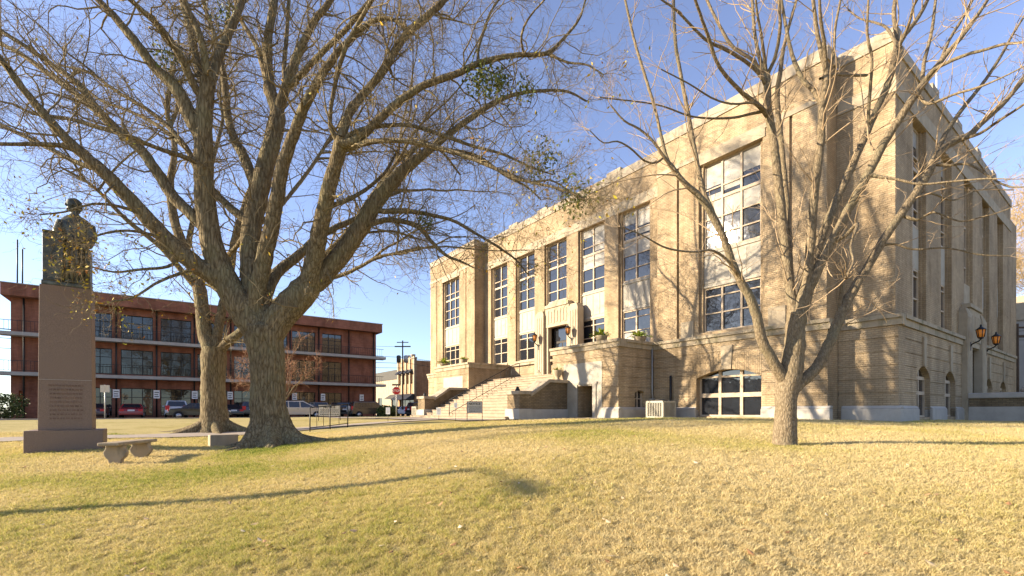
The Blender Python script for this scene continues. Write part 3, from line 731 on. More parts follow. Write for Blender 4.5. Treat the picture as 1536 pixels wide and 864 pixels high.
# ------------------------------------------------------------------ text and signs
def text(name, s, size, loc, rot, mat, parent, depth=.004):
    c = bpy.data.curves.new(name, 'FONT'); c.body = s; c.size = size; c.align_x = 'CENTER'; c.align_y = 'CENTER'; c.extrude = depth
    c.offset = .006 * size * 3
    tmp = bpy.data.objects.new('tmp', c); col.objects.link(tmp); me = bpy.data.meshes.new_from_object(tmp.evaluated_get(bpy.context.evaluated_depsgraph_get()))
    bpy.data.objects.remove(tmp); me.materials.clear()
    o = link(name, me, mat, parent); o.location = loc; o.rotation_euler = rot; return o
def face_cam(x, y): return math.atan2(-y, -x) + math.pi / 2          # local -y towards the camera
def notice(label, x, y, w_, z0, z1, rz, big='NOTICE', posts=True):
    g = gz(x, y); t = thing('notice_sign', label, 'sign', (x, y, g), rz); h = z1 - z0
    m = MB(); m.box(-w_ / 2, w_ / 2, -.012, .012, z0 - g, z1 - g); m.build('board', M['sign'], t)
    m = MB()
    for s in (-1, 1): m.box(s * w_ / 2 - .012, s * w_ / 2 + .012, -.02, .02, -.15, z1 - g + .01)
    m.box(-w_ / 2 + .013, w_ / 2 - .013, -.018, .018, z1 - g + .001, z1 - g + .02); m.box(-w_ / 2 + .013, w_ / 2 - .013, -.018, .018, z0 - g - .02, z0 - g - .001)
    m.build('frame', M['black'], t)
    text('lettering', big, h * .30, (0, -.018, z1 - g - h * .20), (R(90), 0, 0), M['ink'], t)
    m = MB()
    for r in range(5):
        x0 = -w_ * .42 + rnd.random() * .05
        while x0 < w_ * .40:
            L = w_ * (.03 + .07 * rnd.random()); th = h * (.018 if r < 4 else .04); zc = z1 - g - h * (.42 + .095 * r + (.06 if r == 4 else 0)); m.box(x0, min(x0 + L, w_ * .44), -.016, -.0125, zc - th, zc + th); x0 += L + w_ * .02
    m.build('small_print', M['ink'], t); return t
def worldpx(u, Y): return ((u - CX) / F * Y, Y)
x, y = worldpx(712, 21.9); notice('white NOTICE board on thin black posts in front of the stone steps', x, y, .70, -.06, .44, R(-4))
x, y = worldpx(494, 30); notice('wide NOTICE board beyond the walk, against the parked cars', x, y, 1.34, -.28, .40, R(4))
def small_sign(label, u, Y, z0, z1, w_):
    x, y = worldpx(u, Y); g = gz(x, y); t = thing('small_sign', label, 'sign', (x, y, g), 0)
    m = MB(); m.box(-w_ / 2, w_ / 2, -.006, .006, z0 - g, z1 - g); m.build('board', M['signwhite'], t, bevel=.004)
    m = MB(); m.bar((0, .012, -.15), (0, .012, z1 - g - .03), .01, 6); m.build('stake', M['black'], t)
    m = MB()
    for k in range(4): m.box(-w_ * .35, w_ * (.35 - .1 * (k % 2)), -.009, -.0065, z1 - g - (z1 - z0) * (.2 + .19 * k) - .006, z1 - g - (z1 - z0) * (.2 + .19 * k) + .006)
    m.build('small_print', M['ink'], t)
small_sign('small white card on a wire stake beyond the walk, right of the wide notice', 582, 25, -.15, .20, .22)
small_sign('small white card on a stake at the left end of the stone steps', 658, 24, -.18, .19, .22)
small_sign('white card on a black post at the foot of the stair handrail', 683.5, 22.6, .16, .41, .15)
def parking_sign():
    x, y = worldpx(157.5, 38); g = gz(x, y); t = thing('street_sign', 'pale double plate street sign on a thin post beside the granite monument', 'sign', (x, y, g), RZ)
    m = MB(); m.bar((0, 0, -.2), (0, 0, 2.75), .045, 8); m.build('post', M['metal'], t)
    for s in (-1, 1):
        m = MB(); m.box(.05, .07, s * .15 - .14, s * .15 + .14, 2.15, 2.72); m.build('plate', M['sign'], t)
parking_sign()
def stop_sign():
    x, y = worldpx(594.5, 46); g = -.62; t = thing('stop_sign', 'red octagonal STOP sign on a thin post between the red brick block and the courthouse', 'sign', (x, y, g), face_cam(x, y))
    m = MB(); m.bar((0, .03, -.2), (0, .03, 3.1), .04, 8); m.build('post', M['metal'], t)
    def octo(r, d0, d1): 
        q = MB(); q.prism([(r * math.cos(R(22.5 + 45 * k)), 2.6 + r * math.sin(R(22.5 + 45 * k))) for k in range(8)], 1, d0, d1); return q
    octo(.42, -.01, .0).build('border', M['signwhite'], t); octo(.38, -.016, -.0105).build('face', M['redsign'], t)
    text('lettering', 'STOP', .30, (0, -.02, 2.6), (R(90), 0, 0), M['signwhite'], t)
    m = MB(); m.box(-.40, .40, -.01, .01, 3.1, 3.26); m.build('street_name_plate', M['vent'], t)
stop_sign()

# ------------------------------------------------------------------ monument, bench, block
def monument():
    x, y, _ = G(11.70, -22.07); g = -1.10; t = thing('monument', 'tall red granite shaft topped by a bronze pedestal, carrying a bronze figure', 'monument', (x, y, g), RZ)
    m = MB(); m.box(-.62, .62, -.74, .74, -.2, .62); m.build('base', M['granite'], t, bevel=.012)
    m = MB(); lo, hi = .515, .49; z0, z1 = .621, 4.30
    m.hexa([(sx * k * .86, sy * k, z) for z, k in ((z0, lo), (z1, hi)) for sy in (-1, 1) for sx in (-1, 1)]); sh = m.build('shaft', M['granite'], t, bevel=.01)
    m = MB(); m.box(.432, .4445, -.508, .508, 1.90, 1.908); m.build('joint', M['plinth'], sh)
    m = MB()
    for r in range(9):
        zc = 1.76 - r * .105; y0 = -.33 + .04 * rnd.random()
        while y0 < .32:
            L = .02 + .06 * rnd.random(); m.box(.43, .4455, y0, min(y0 + L, .36), zc - .022, zc + .022); y0 += L + .018
    build_each(m, 'lettering', plain('cut_lettering', (.165, .105, .073), .9), sh, 0, .05)
    m = MB(); m.box(-.40, .40, -.47, .47, 4.301, 4.42); m.box(-.36, .36, -.45, -.06, 4.42, 5.64); m.box(-.38, .38, -.46, -.05, 5.64, 5.70)
    m.box(-.36, .20, -.06, .45, 4.42, 5.40)
    m.build('bronze_pedestal', M['bronze'], t, bevel=.03)
    # robed bronze figure, head turned to the left of the picture
    s = thing('statue', 'dark bronze statue of a man in a long coat looking left, atop the granite monument', 'statue', (x, y, g + 4.42), RZ); s.scale = (.98, .98, 1.07)
    m = MB()
    cx, cy = .14, .17
    def ell(z, rx, ry, dx=0, dy=0): return (z, rx, ry, dx, dy)
    secs = [ell(0, .26, .28), ell(.35, .25, .27), ell(.8, .22, .25), ell(1.1, .20, .24), ell(1.28, .21, .27), ell(1.42, .21, .31), ell(1.54, .19, .32), ell(1.63, .15, .24, 0, -.01), ell(1.69, .10, .13, .0, -.02), ell(1.74, .085, .09, .0, -.03), ell(1.82, .08, .085, .01, -.04)]
    n = 20; vs = []
    for (z, rx, ry, dx, dy) in secs:
        for k in range(n):
            an = 2 * math.pi * k / n; f = 1 + (.05 * math.sin(an * 7 + z) if z < 1.2 else 0); vs.append((cx + dx + rx * f * math.cos(an), cy + dy + ry * f * math.sin(an), z))
    q = len(secs); fs = [(i * n + k, i * n + (k + 1) % n, (i + 1) * n + (k + 1) % n, (i + 1) * n + k) for i in range(q - 1) for k in range(n)] + [tuple(range(n))[::-1], tuple(range((q - 1) * n, q * n))]
    m.add(vs, fs, True)
    hx, hy, hz = cx + .02, cy - .07, 1.93
    m.lathe([(.01, -.165), (.06, -.155), (.095, -.10), (.115, -.02), (.122, .05), (.105, .12), (.06, .165), (.01, .178)], (hx, hy, hz), 16, 1.0, 1.12)
    m.lathe([(.001, -.03), (.022, -.02), (.026, .0), (.012, .05), (.001, .055)], (hx + .035, hy - .135, hz - .01), 8)                 # nose
    m.lathe([(.001, -.02), (.05, -.012), (.05, .012), (.001, .02)], (hx + .03, hy - .085, hz + .05), 8)                           # brow
    m.lathe([(.001, -.03), (.04, -.02), (.04, .01), (.001, .02)], (hx + .03, hy - .095, hz - .11), 8)                             # chin
    for sx in (-1, 1): m.lathe([(.001, -.04), (.022, -.02), (.024, .02), (.001, .04)], (hx + sx * .112, hy + .015, hz), 8)
    m.tube([(cx + .02, cy - .29, 1.50), (cx + .10, cy - .36, 1.22), (cx + .22, cy - .30, 1.06), (cx + .27, cy - .24, 1.03)], [.105, .10, .08, .06], 10)
    m.tube([(cx + .02, cy + .29, 1.50), (cx + .08, cy + .35, 1.20), (cx + .22, cy + .28, .95), (cx + .28, cy + .22, .90)], [.105, .10, .08, .06], 10)
    for hxx, hyy, hzz in ((cx + .29, cy - .22, 1.02), (cx + .30, cy + .20, .88)):
        m.lathe([(.001, -.05), (.04, -.03), (.05, .0), (.04, .04), (.001, .06)], (hxx, hyy, hzz), 10)
        for f_ in range(4): m.tube([(hxx + .02, hyy - .035 + .023 * f_, hzz), (hxx + .07, hyy - .038 + .025 * f_, hzz - .03), (hxx + .075, hyy - .036 + .024 * f_, hzz - .075 + .01 * abs(f_ - 1))], [.013, .012, .009], 6)
        m.tube([(hxx, hyy - .04, hzz), (hxx + .05, hyy - .065, hzz + .005), (hxx + .08, hyy - .06, hzz - .02)], [.014, .013, .010], 6)
    for lx in (-1, 1): m.lathe([(.10, 0), (.10, .06), (.05, .12), (.001, .13)], (cx + .16, cy + lx * .12, 0), 10, 1.5, 1)
    b = m.build('body', M['bronze'], s)
    rm = b.modifiers.new('skin', 'REMESH'); rm.mode = 'VOXEL'; rm.voxel_size = .016; rm.use_smooth_shade = True
    h = MB(); h.lathe([(.09, -.10), (.125, -.06), (.138, .02), (.135, .09), (.10, .155), (.04, .19), (.001, .195)], (hx - .015, hy + .045, hz), 14, 1.0, 1.0)
    for k in range(16):
        an = rnd.random() * 6.28; h.lathe([(.001, -.05), (.035, -.02), (.035, .02), (.001, .05)], (hx - .015 + .115 * math.cos(an), hy + .07 + .10 * abs(math.sin(an)), hz - .10 + .2 * rnd.random()), 7)
    h.build('hair', M['bronze'], s)
    c = MB(); c.lathe([(.16, 1.50), (.20, 1.56), (.15, 1.66), (.12, 1.66), (.12, 1.52)], (cx, cy - .01, 0), 18, 1, 1.25); c.build('collar', M['bronze'], s)
    d = MB()
    for k in range(6): d.tube([(cx + .20 + .03 * (k % 2), cy - .22 + .09 * k, 1.15), (cx + .25, cy - .24 + .095 * k, .6), (cx + .27, cy - .25 + .10 * k, .05)], [.02, .035, .04], 7)
    d.build('coat_folds', M['bronze'], s)
monument()
def bench():
    x, y = -8.59, 10.7; g = gz(x, y) ; t = thing('stone_bench', 'weathered stone bench with curved legs on the grass near the monument', 'bench', (x, y, g), R(10))
    m = MB(); m.box(-.20, .20, -.74, .74, .37, .44); m.build('seat', M['bench'], t, bevel=.02)
    for yy in (-.46, .46):
        pr = [(-.10, -.12), (-.12, .05), (-.20, .14), (-.22, .22), (-.17, .31), (-.18, .369)]
        m = MB(); m.prism(pr + [(-a, z) for a, z in pr[::-1]], 1, yy - .07, yy + .07); m.build('leg', M['bench'], t, bevel=.02)
bench()
def block():
    x, y = -8.42, 13.9; g = gz(x, y); t = thing('stone_block', 'low pale stone block on the grass between the bench and the huge oak', 'stone block', (x, y, g), RZ + R(8))
    m = MB(); m.box(-.14, .14, -.36, .36, -.1, .34); m.build('block', M['stone'], t, bevel=.02)
block()

# ------------------------------------------------------------------ red brick block across the street
AR = 56.7
def bu(u, a): 
    k = (u - CX) / F; Y = (a + A0) / (k * dA[0] + dA[1]); return Y * (k * dB[0] + dB[1]) - D0
def red_building():
    t = thing('brick_building', 'three storey red brick block with open balconies across the street', 'building', G(AR, -14, 0), RZ)
    o = lambda u: bu(u, AR) + 14
    fr = lambda u, d, z: (d, u, z)
    yl, yr = o(16), o(564)
    edges = [(o(141) - 1.4, o(168)), (o(181), o(229.6)), (o(241), o(287)), (o(296), o(341)), (o(351), o(388)), (o(398), o(431)), (o(438), o(473)), (o(483.5), o(512.7))]
    hol = []
    for (a_, b_) in edges: hol += [(a_, b_, -.45, 2.35), (a_, b_, 3.75, 6.25), (a_, b_, 7.3, 9.75)]
    m = MB(); wall(m, fr, yl, yr, -1.2, 10.4, .35, hol + [(o(28), o(34), -.2, 1.9)]); m.build('front_wall', M['red_brick'], t)
    m = MB(); m.box(-14, -.35, yl, yl + .3, -1.2, 10.4); m.box(-14, -.35, yr - .3, yr, -1.2, 10.4); m.box(-14.3, -14, yl, yr, -1.2, 10.4); build_each(m, 'side_wall', M['red_brick'], t)
    m = MB(); m.box(-.34, -.25, o(28), o(34), -.2, 1.9); m.build('niche', plain('orange_panel', (.42, .12, .04)), t)
    m = MB(); m.box(-15, 1.0, yl - .5, yr + .5, 10.4, 11.5); m.build('fascia', M['red_brick'], t, bevel=.05)
    m = MB(); m.box(-15.05, 1.05, yl - .55, yr + .55, 11.501, 11.58); m.build('roof_edge', M['slab'], t)
    for z in (3.25, 6.85):
        m = MB(); m.box(.0, 1.25, yl - .6, yr + .9, z, z + .32); sb = m.build('balcony_slab', M['slab'], t)
        r = MB(); r.box(1.14, 1.18, yl - .55, yr + .6, z + 1.30, z + 1.35); r.box(1.14, 1.18, yl - .55, yr + .6, z + .42, z + .46)
        yy = yl - .5
        while yy < yr + .6: r.box(1.15, 1.17, yy - .012, yy + .012, z + .46, z + 1.30); yy += .28
        r.build('railing', M['black'], sb)
    for (a_, b_) in edges:
        for (z0, z1, gl, nc) in ((-.45, 2.35, 'gdark', 3), (3.75, 6.25, 'gdark', 3), (7.3, 9.75, 'glass', 3)):
            m = MB(); e = .06
            m.box(-.3, -.2, a_, a_ + e, z0, z1); m.box(-.3, -.2, b_ - e, b_, z0, z1); m.box(-.3, -.2, a_ + e, b_ - e, z0, z0 + e); m.box(-.3, -.2, a_ + e, b_ - e, z1 - e, z1)
            for k in range(1, nc): yy = a_ + (b_ - a_) * k / nc; m.box(-.3, -.2, yy - .035, yy + .035, z0 + e, z1 - e)
            m.box(-.29, -.21, a_ + e, b_ - e, z0 + (z1 - z0) * .66, z0 + (z1 - z0) * .66 + .06)
            wd = m.build('window', M['black'], t)
            p = MB(); p.box(-.27, -.25, a_ + .01, b_ - .01, z0 + .01, z1 - .01); p.build('glass', M[gl], wd)
    for u in (36, 174.5, 235, 291.5, 346, 393, 435, 478, 523, 560):
        m = MB(); m.tube([(.10, o(u), -.6), (.10, o(u), 10.39)], .07, 8); m.build('downspout', M['black'], t)
    for u, v in ((18, 380), (26, 393)):
        yy = o(u) ; Y = 43; m = MB(); m.bar((-2, yy, 11.5), (-2, yy, (HY - v) / F * 46 + 1), .06, 6); m.build('antenna', M['black'], t)
    # parking panels on the piers: each its own sign
    for u, lb in ((174.5, 'white parking notice on the brick pier left of the red car'), (235, 'white parking notice on the brick pier between the red car and the silver one'), (292, 'white parking notice on the brick pier above the black sedan'), (345, 'white parking notice on the brick pier seen between the two oak trunks'), (441.5, 'white parking notice on the brick pier above the silver minivan'), (484, 'white parking notice on the brick pier left of the recessed entrance'), (542, 'white parking notice on the blank brick wall at the right end')):
        b_ = bu(u, AR); s = thing('parking_notice', lb, 'sign', G(AR - .14, b_, 1.35), RZ, 'white parking notices along the brick block')
        m = MB(); m.box(0, .03, -.26, .26, 0, .85); m.build('board', M['signwhite'], s)
        m = MB()
        for k in range(3): m.box(.031, .036, -.18, .18 - .06 * (k % 2), .58 - .22 * k, .66 - .22 * k)
        m.build('small_print', M['ink'], s)
red_building()

# ------------------------------------------------------------------ more buildings
def tan_building():
    t = thing('tan_building', 'two storey tan brick shop with pale vertical piers and dark awnings beyond the crossing', 'building', G(68.8, 14.2, 0), RZ)
    fr = lambda u, d, z: (-u, -d, z)
    hol = [(.7 + 1.65 * k, 1.5 + 1.65 * k, 4.7, 6.7) for k in range(4)] + [(.5, 6.4, -.6, 2.2)]
    m = MB(); wall(m, fr, 0, 7.1, -1.2, 8.9, .35, hol); m.build('front_wall', M['tan_brick'], t)
    m = MB()
    for k in range(5): fbox(m, fr, k * 1.65, k * 1.65 + .55, .0, .16, 2.9, 9.3)
    fbox(m, fr, -.05, 7.2, -.4, .1, 8.901, 9.15); build_each(m, 'pier', M['stone'], t)
    fr2 = lambda u, d, z: (d, u, z)
    m = MB(); wall(m, fr2, .36, 14, -1.2, 8.6, .3, [(5.5, 6.6, 4.6, 7), (9, 10, 4.6, 7)]); m.build('side_wall', M['orange_brick'], t)
    m = MB(); m.box(-7, -.4, .4, 14, 8.2, 8.4); m.build('roof', M['concrete'], t)
    for k in range(4):
        m = MB(); fbox(m, fr, .71 + 1.65 * k, 1.49 + 1.65 * k, -.3, -.2, 4.71, 6.69); m.build('window', M['glass'], t)
        m = MB(); c0 = .55 + 1.65 * k; m.hexa([fr(u, d, z) for z, dd in ((6.5, .9), (7.2, .15)) for d in (.0, dd) for u in (c0, c0 + 1.1)]); m.build('awning', M['black'], t)
    m = MB(); m.hexa([fr(u, d, z) for z, dd in ((2.0, 1.6), (3.0, .2)) for d in (.0, dd) for u in (.2, 6.8)]); m.build('shop_awning', M['black'], t)
    for k in range(3):
        m = MB(); fbox(m, fr, .6 + 2 * k, 2.3 + 2 * k, -.3, -.2, -.5, 2.1); m.build('shop_window', M['gdark'], t)
    for a_, b_ in ((5.5, 6.6), (9, 10)):
        m = MB(); fbox(m, fr2, a_ + .01, b_ - .01, -.25, -.15, 4.61, 6.99); m.build('window', M['glass'], t)
    m = MB(); m.box(.1, 1.1, 2, 12, 2.3, 2.7); m.build('canopy', M['white'], t)
    for xx in (-2, -4): m = MB(); m.lathe([(.35, 0), (.35, .7), (.45, .75), (.4, .9)], (xx, .6, 8.9), 10); m.build('chimney', M['stone'], t)
    t2 = thing('low_building', 'low pale stucco shop with a dark flat roof left of the tan brick shop', 'building', G(75.95, 14.6, 0), RZ)
    m = MB(); wall(m, fr, 0, 12, -1.2, 5.9, .3, [(8.6, 10.8, -.6, 2.6), (1, 4, -.5, 2.2)]); m.box(-12, -11.7, .31, 10, -1.2, 5.9); m.build('wall', M['stone'], t2)
    m = MB(); m.box(-12.2, .0, -.1, 10, 5.901, 7.6); m.build('roof', M['vent'], t2)
    m = MB(); fbox(m, fr, 1.01, 3.99, -.25, -.15, -.49, 2.19); m.build('shop_window', M['gdark'], t2); m = MB(); fbox(m, fr, 8.61, 10.79, -.25, -.15, -.59, 2.59); m.build('door', M['gdark'], t2)
    m = MB(); m.lathe([(.3, 0), (.3, .6), (.5, .65), (.2, .95)], (-5, 3, 7.6), 10); m.build('roof_vent', M['metal'], t2)
    m = MB(); m.hexa([fr(u, d, z) for z, dd in ((2.3, 1.3), (3.1, .1)) for d in (.0, dd) for u in (.6, 4.4)]); m.build('awning', M['vent'], t2)
tan_building()
def far_building():
    t = thing('far_building', 'plain pale commercial building past the shaded end of the courthouse', 'building', G(1.6, 34.6, 0), RZ)
    fr = lambda u, d, z: (-u, -d, z)
    m = MB(); wall(m, fr, -18, 0, -1.2, 7.2, .3, [(-8, -6, 3, 5), (-4, -2, 3, 5)]); m.build('wall', plain('grey_render', (.36, .33, .29), .9, vary=.1, scale=1), t)
    m = MB(); fbox(m, fr, -18.1, .1, -.4, .12, 7.201, 9.1); m.build('parapet', M['stone'], t)
    m = MB(); m.box(-.1, -.01, .31, 14, -1.2, 7.2); m.build('side_wall', M['stone'], t)
    for a_ in (-8, -4): m = MB(); fbox(m, fr, a_ + .01, a_ + 1.99, -.2, -.1, 3.01, 4.99); m.build('window', M['glass'], t)
far_building()

def added_shop_row():  # unseen row, added so the lower courthouse windows reflect something dark
    t = thing('added_shop_row', 'low dark brick shop row added out of view to give the courthouse windows dark reflections', 'building', (-50, 2, 0), 0)
    fr = lambda u, d, z: (d, u, z)
    m = MB(); wall(m, fr, -34, 24, -2.5, 5.2, .35, [(-33 + 5.6 * k, -29 + 5.6 * k, -1.2, 1.8) for k in range(10)] + [(-32.5 + 5.6 * k, -29.5 + 5.6 * k, 2.9, 4.4) for k in range(10)]); m.build('front_wall', M['dark_brick'], t)
    m = MB(); m.box(-12, -.36, -34, 24, -2.5, 4.8); m.build('rear_block', M['dark_brick'], t)
    for k in range(10):
        m = MB(); fbox(m, fr, -32.99 + 5.6 * k, -29.01 + 5.6 * k, -.3, -.2, -1.19, 1.79); m.build('shop_window', M['gdark'], t)
        m = MB(); fbox(m, fr, -32.49 + 5.6 * k, -29.51 + 5.6 * k, -.3, -.2, 2.91, 4.39); m.build('window', M['gdark'], t)
added_shop_row()

# ------------------------------------------------------------------ poles and wires
def pole(label, x, y, g, h, r=.15, arms=True, cans=True):
    t = thing('utility_pole', label, 'utility pole', (x, y, g), 0)
    m = MB(); m.tube([(0, 0, -.3), (0, 0, h)], [r, r * .7], 10); m.build('post', M['wood'], t)
    if arms: m = MB(); m.box(-1.1, 1.1, -.06, .06, h - .9, h - .75); m.box(-.8, .8, -.06, .06, h - .3, h - .2); m.build('crossarm', M['wood'], t)
    if cans:
        for s, mt in ((-1, 'vent'), (1, 'metal')):
            m = MB(); m.lathe([(.1, 0), (.30, .05), (.30, .95), (.22, 1.0), (.05, 1.05)], (s * .5, -.2, h - 3.1), 12); m.build('transformer', M[mt], t)
x, y = worldpx(604, 66); pole('tall wooden utility pole with two transformers beyond the stop sign', x, y, -.7, 10.5, .12)
x, y = worldpx(1525.5, 31); pole('dark wooden pole beside the shaded end of the courthouse', x, y, -.7, 6.4, .12, True, False)
def wire(label, p, q, sag=.6, r=.016):
    t = MB(); P = Vector(p); Qv = Vector(q); t.tube([P.lerp(Qv, i / 16) - Vector((0, 0, sag * 4 * (i / 16) * (1 - i / 16))) for i in range(17)], r, 5)
    o = t.build('power_line', M['black'], None); o['label'] = label; o['category'] = 'power line'; o['group'] = 'power lines over the street'
wire('upper dark power line from the transformer pole towards the left', px(604, 536, 66), px(-220, 470, 42), .5, .03)
wire('lower dark power line from the transformer pole towards the left', px(604, 545, 66), px(-220, 486, 42), .5, .03)
wire('lowest power line, crossing the brick block at balcony height', px(604, 552, 66), px(-220, 503, 42), .6, .028)
wire('thin top power line from the transformer pole over the brick block', px(604, 520, 66), px(330, 498, 55), .4, .018)
wire('power line from the transformer pole right behind the courthouse', px(604, 535, 66), px(760, 545, 60), .4, .03)
wire('lower power line from the transformer pole right behind the courthouse', px(604, 543, 66), px(760, 556, 60), .4, .022)
wire('thin power line from the pole by the shaded end going right', px(1525.5, 497, 31), px(1640, 470, 30), .2, .012)
wire('second thin power line from the pole by the shaded end going right', px(1525.5, 510, 31), px(1640, 492, 30), .2, .012)
x_, y_ = worldpx(1405, 24); fp = thing('flagpole', 'slim white flagpole rising behind the courthouse roof corner', 'flagpole', G(3.0, 19.2, ZT - .3), 0)
m = MB(); m.tube([(0, 0, 0), (0, 0, 9)], [.06, .04], 10); m.build('pole', plain('white_pole', (.7, .68, .64), .5), fp)
m = MB(); m.lathe([(.01, 0), (.08, .05), (.08, .1), (.01, .16)], (0, 0, 9)); m.build('finial', M['metal'], fp)

def street_lamp():
    x, y = -21.0, 4.3; t = thing('street_lamp', 'tall street lamp off the left side whose thin shadow crosses the lawn', 'street lamp', (x, y, gz(x, y)), 0)
    m = MB(); m.tube([(0, 0, -.2), (0, 0, 3.5), (0, 0, 7.5)], [.16, .14, .11], 10); m.build('post', M['metal'], t)
    m = MB(); m.tube([(0, 0, 7.48), (.05, -.4, 7.6), (.1, -.95, 7.64)], .035, 8); m.build('arm', M['metal'], t)
    m = MB(); m.lathe([(.04, -.06), (.13, -.04), (.15, .0), (.10, .06), (.02, .08)], (.1, -1.35, 7.66), 14, 1.0, 3.0); m.build('lamp_head', M['metal'], t)
street_lamp()

# ------------------------------------------------------------------ shrubs
M['shrub'] = leaf_mat('shrub_leaf', [(0, (.03, .045, .012)), (.5, (.07, .09, .02)), (.9, (.16, .17, .045))])
def shrub(label, loc, rx, ry, rz_, n=2600, size=.10):
    t = thing('shrub', label, 'shrub', loc)
    d = nrm(nr.normal(size=(n, 3))); r = (.55 + .45 * nr.random(n)) * (1 + .22 * np.sin(d[:, 0] * 5 + 1) * np.sin(d[:, 1] * 4 + d[:, 2] * 5)); p = d * r[:, None] * [rx, ry, rz_] + [0, 0, rz_ * .9]
    p = p[p[:, 2] > .02]; a = nrm(nr.normal(size=(len(p), 3))); b = nrm(np.cross(a, nr.normal(size=(len(p), 3)))); s = size * (.6 + .8 * nr.random(len(p)))[:, None]
    V = np.stack([p - a * s, p - b * s * .5, p + a * s, p + b * s * .5], 1).reshape(-1, 3)
    npmesh('foliage', V, np.arange(len(V)).reshape(-1, 4), M['shrub'], t, False, np.repeat(nr.random(len(p)), 4))
    m = MB()
    for k in range(5): m.bar((0, 0, -.1), (rx * .5 * math.cos(k * 1.3), ry * .5 * math.sin(k * 1.3), rz_), .03, 5)
    m.build('stem', M['wood'], t)
x, y = worldpx(2, 40); shrub('dark rounded shrub at the left corner of the brick block', (x, y, -.75), 1.7, 1.4, 1.25)
x, y = worldpx(581, 52); shrub('dark clipped shrub at the right end of the brick block', (x, y, -.75), 1.2, 1.0, .75)

# ------------------------------------------------------------------ cars
CARS = {
 'sedan': dict(L=4.7, W=1.78, prof=[(0, .35), (.02, .72), (.10, .92), (.95, 1.0), (1.55, 1.42), (2.75, 1.43), (3.55, .98), (4.45, .80), (4.66, .62), (4.7, .35)], belt=.98, roof=(1.55, 2.75), win=(1.05, 3.45), pillars=(2.15,)),
 'suv': dict(L=4.7, W=1.86, prof=[(0, .42), (.0, .85), (.06, 1.12), (.30, 1.74), (2.75, 1.76), (3.45, 1.14), (4.50, 1.04), (4.68, .80), (4.7, .42)], belt=1.12, roof=(.30, 2.75), win=(.22, 3.36), pillars=(1.0, 2.0)),
 'van': dict(L=4.95, W=1.95, prof=[(0, .38), (.0, .90), (.10, 1.12), (.35, 1.70), (2.75, 1.74), (3.95, 1.08), (4.75, .88), (4.93, .62), (4.95, .38)], belt=1.06, roof=(.35, 2.75), win=(.28, 3.85), pillars=(1.35, 2.4)),
}
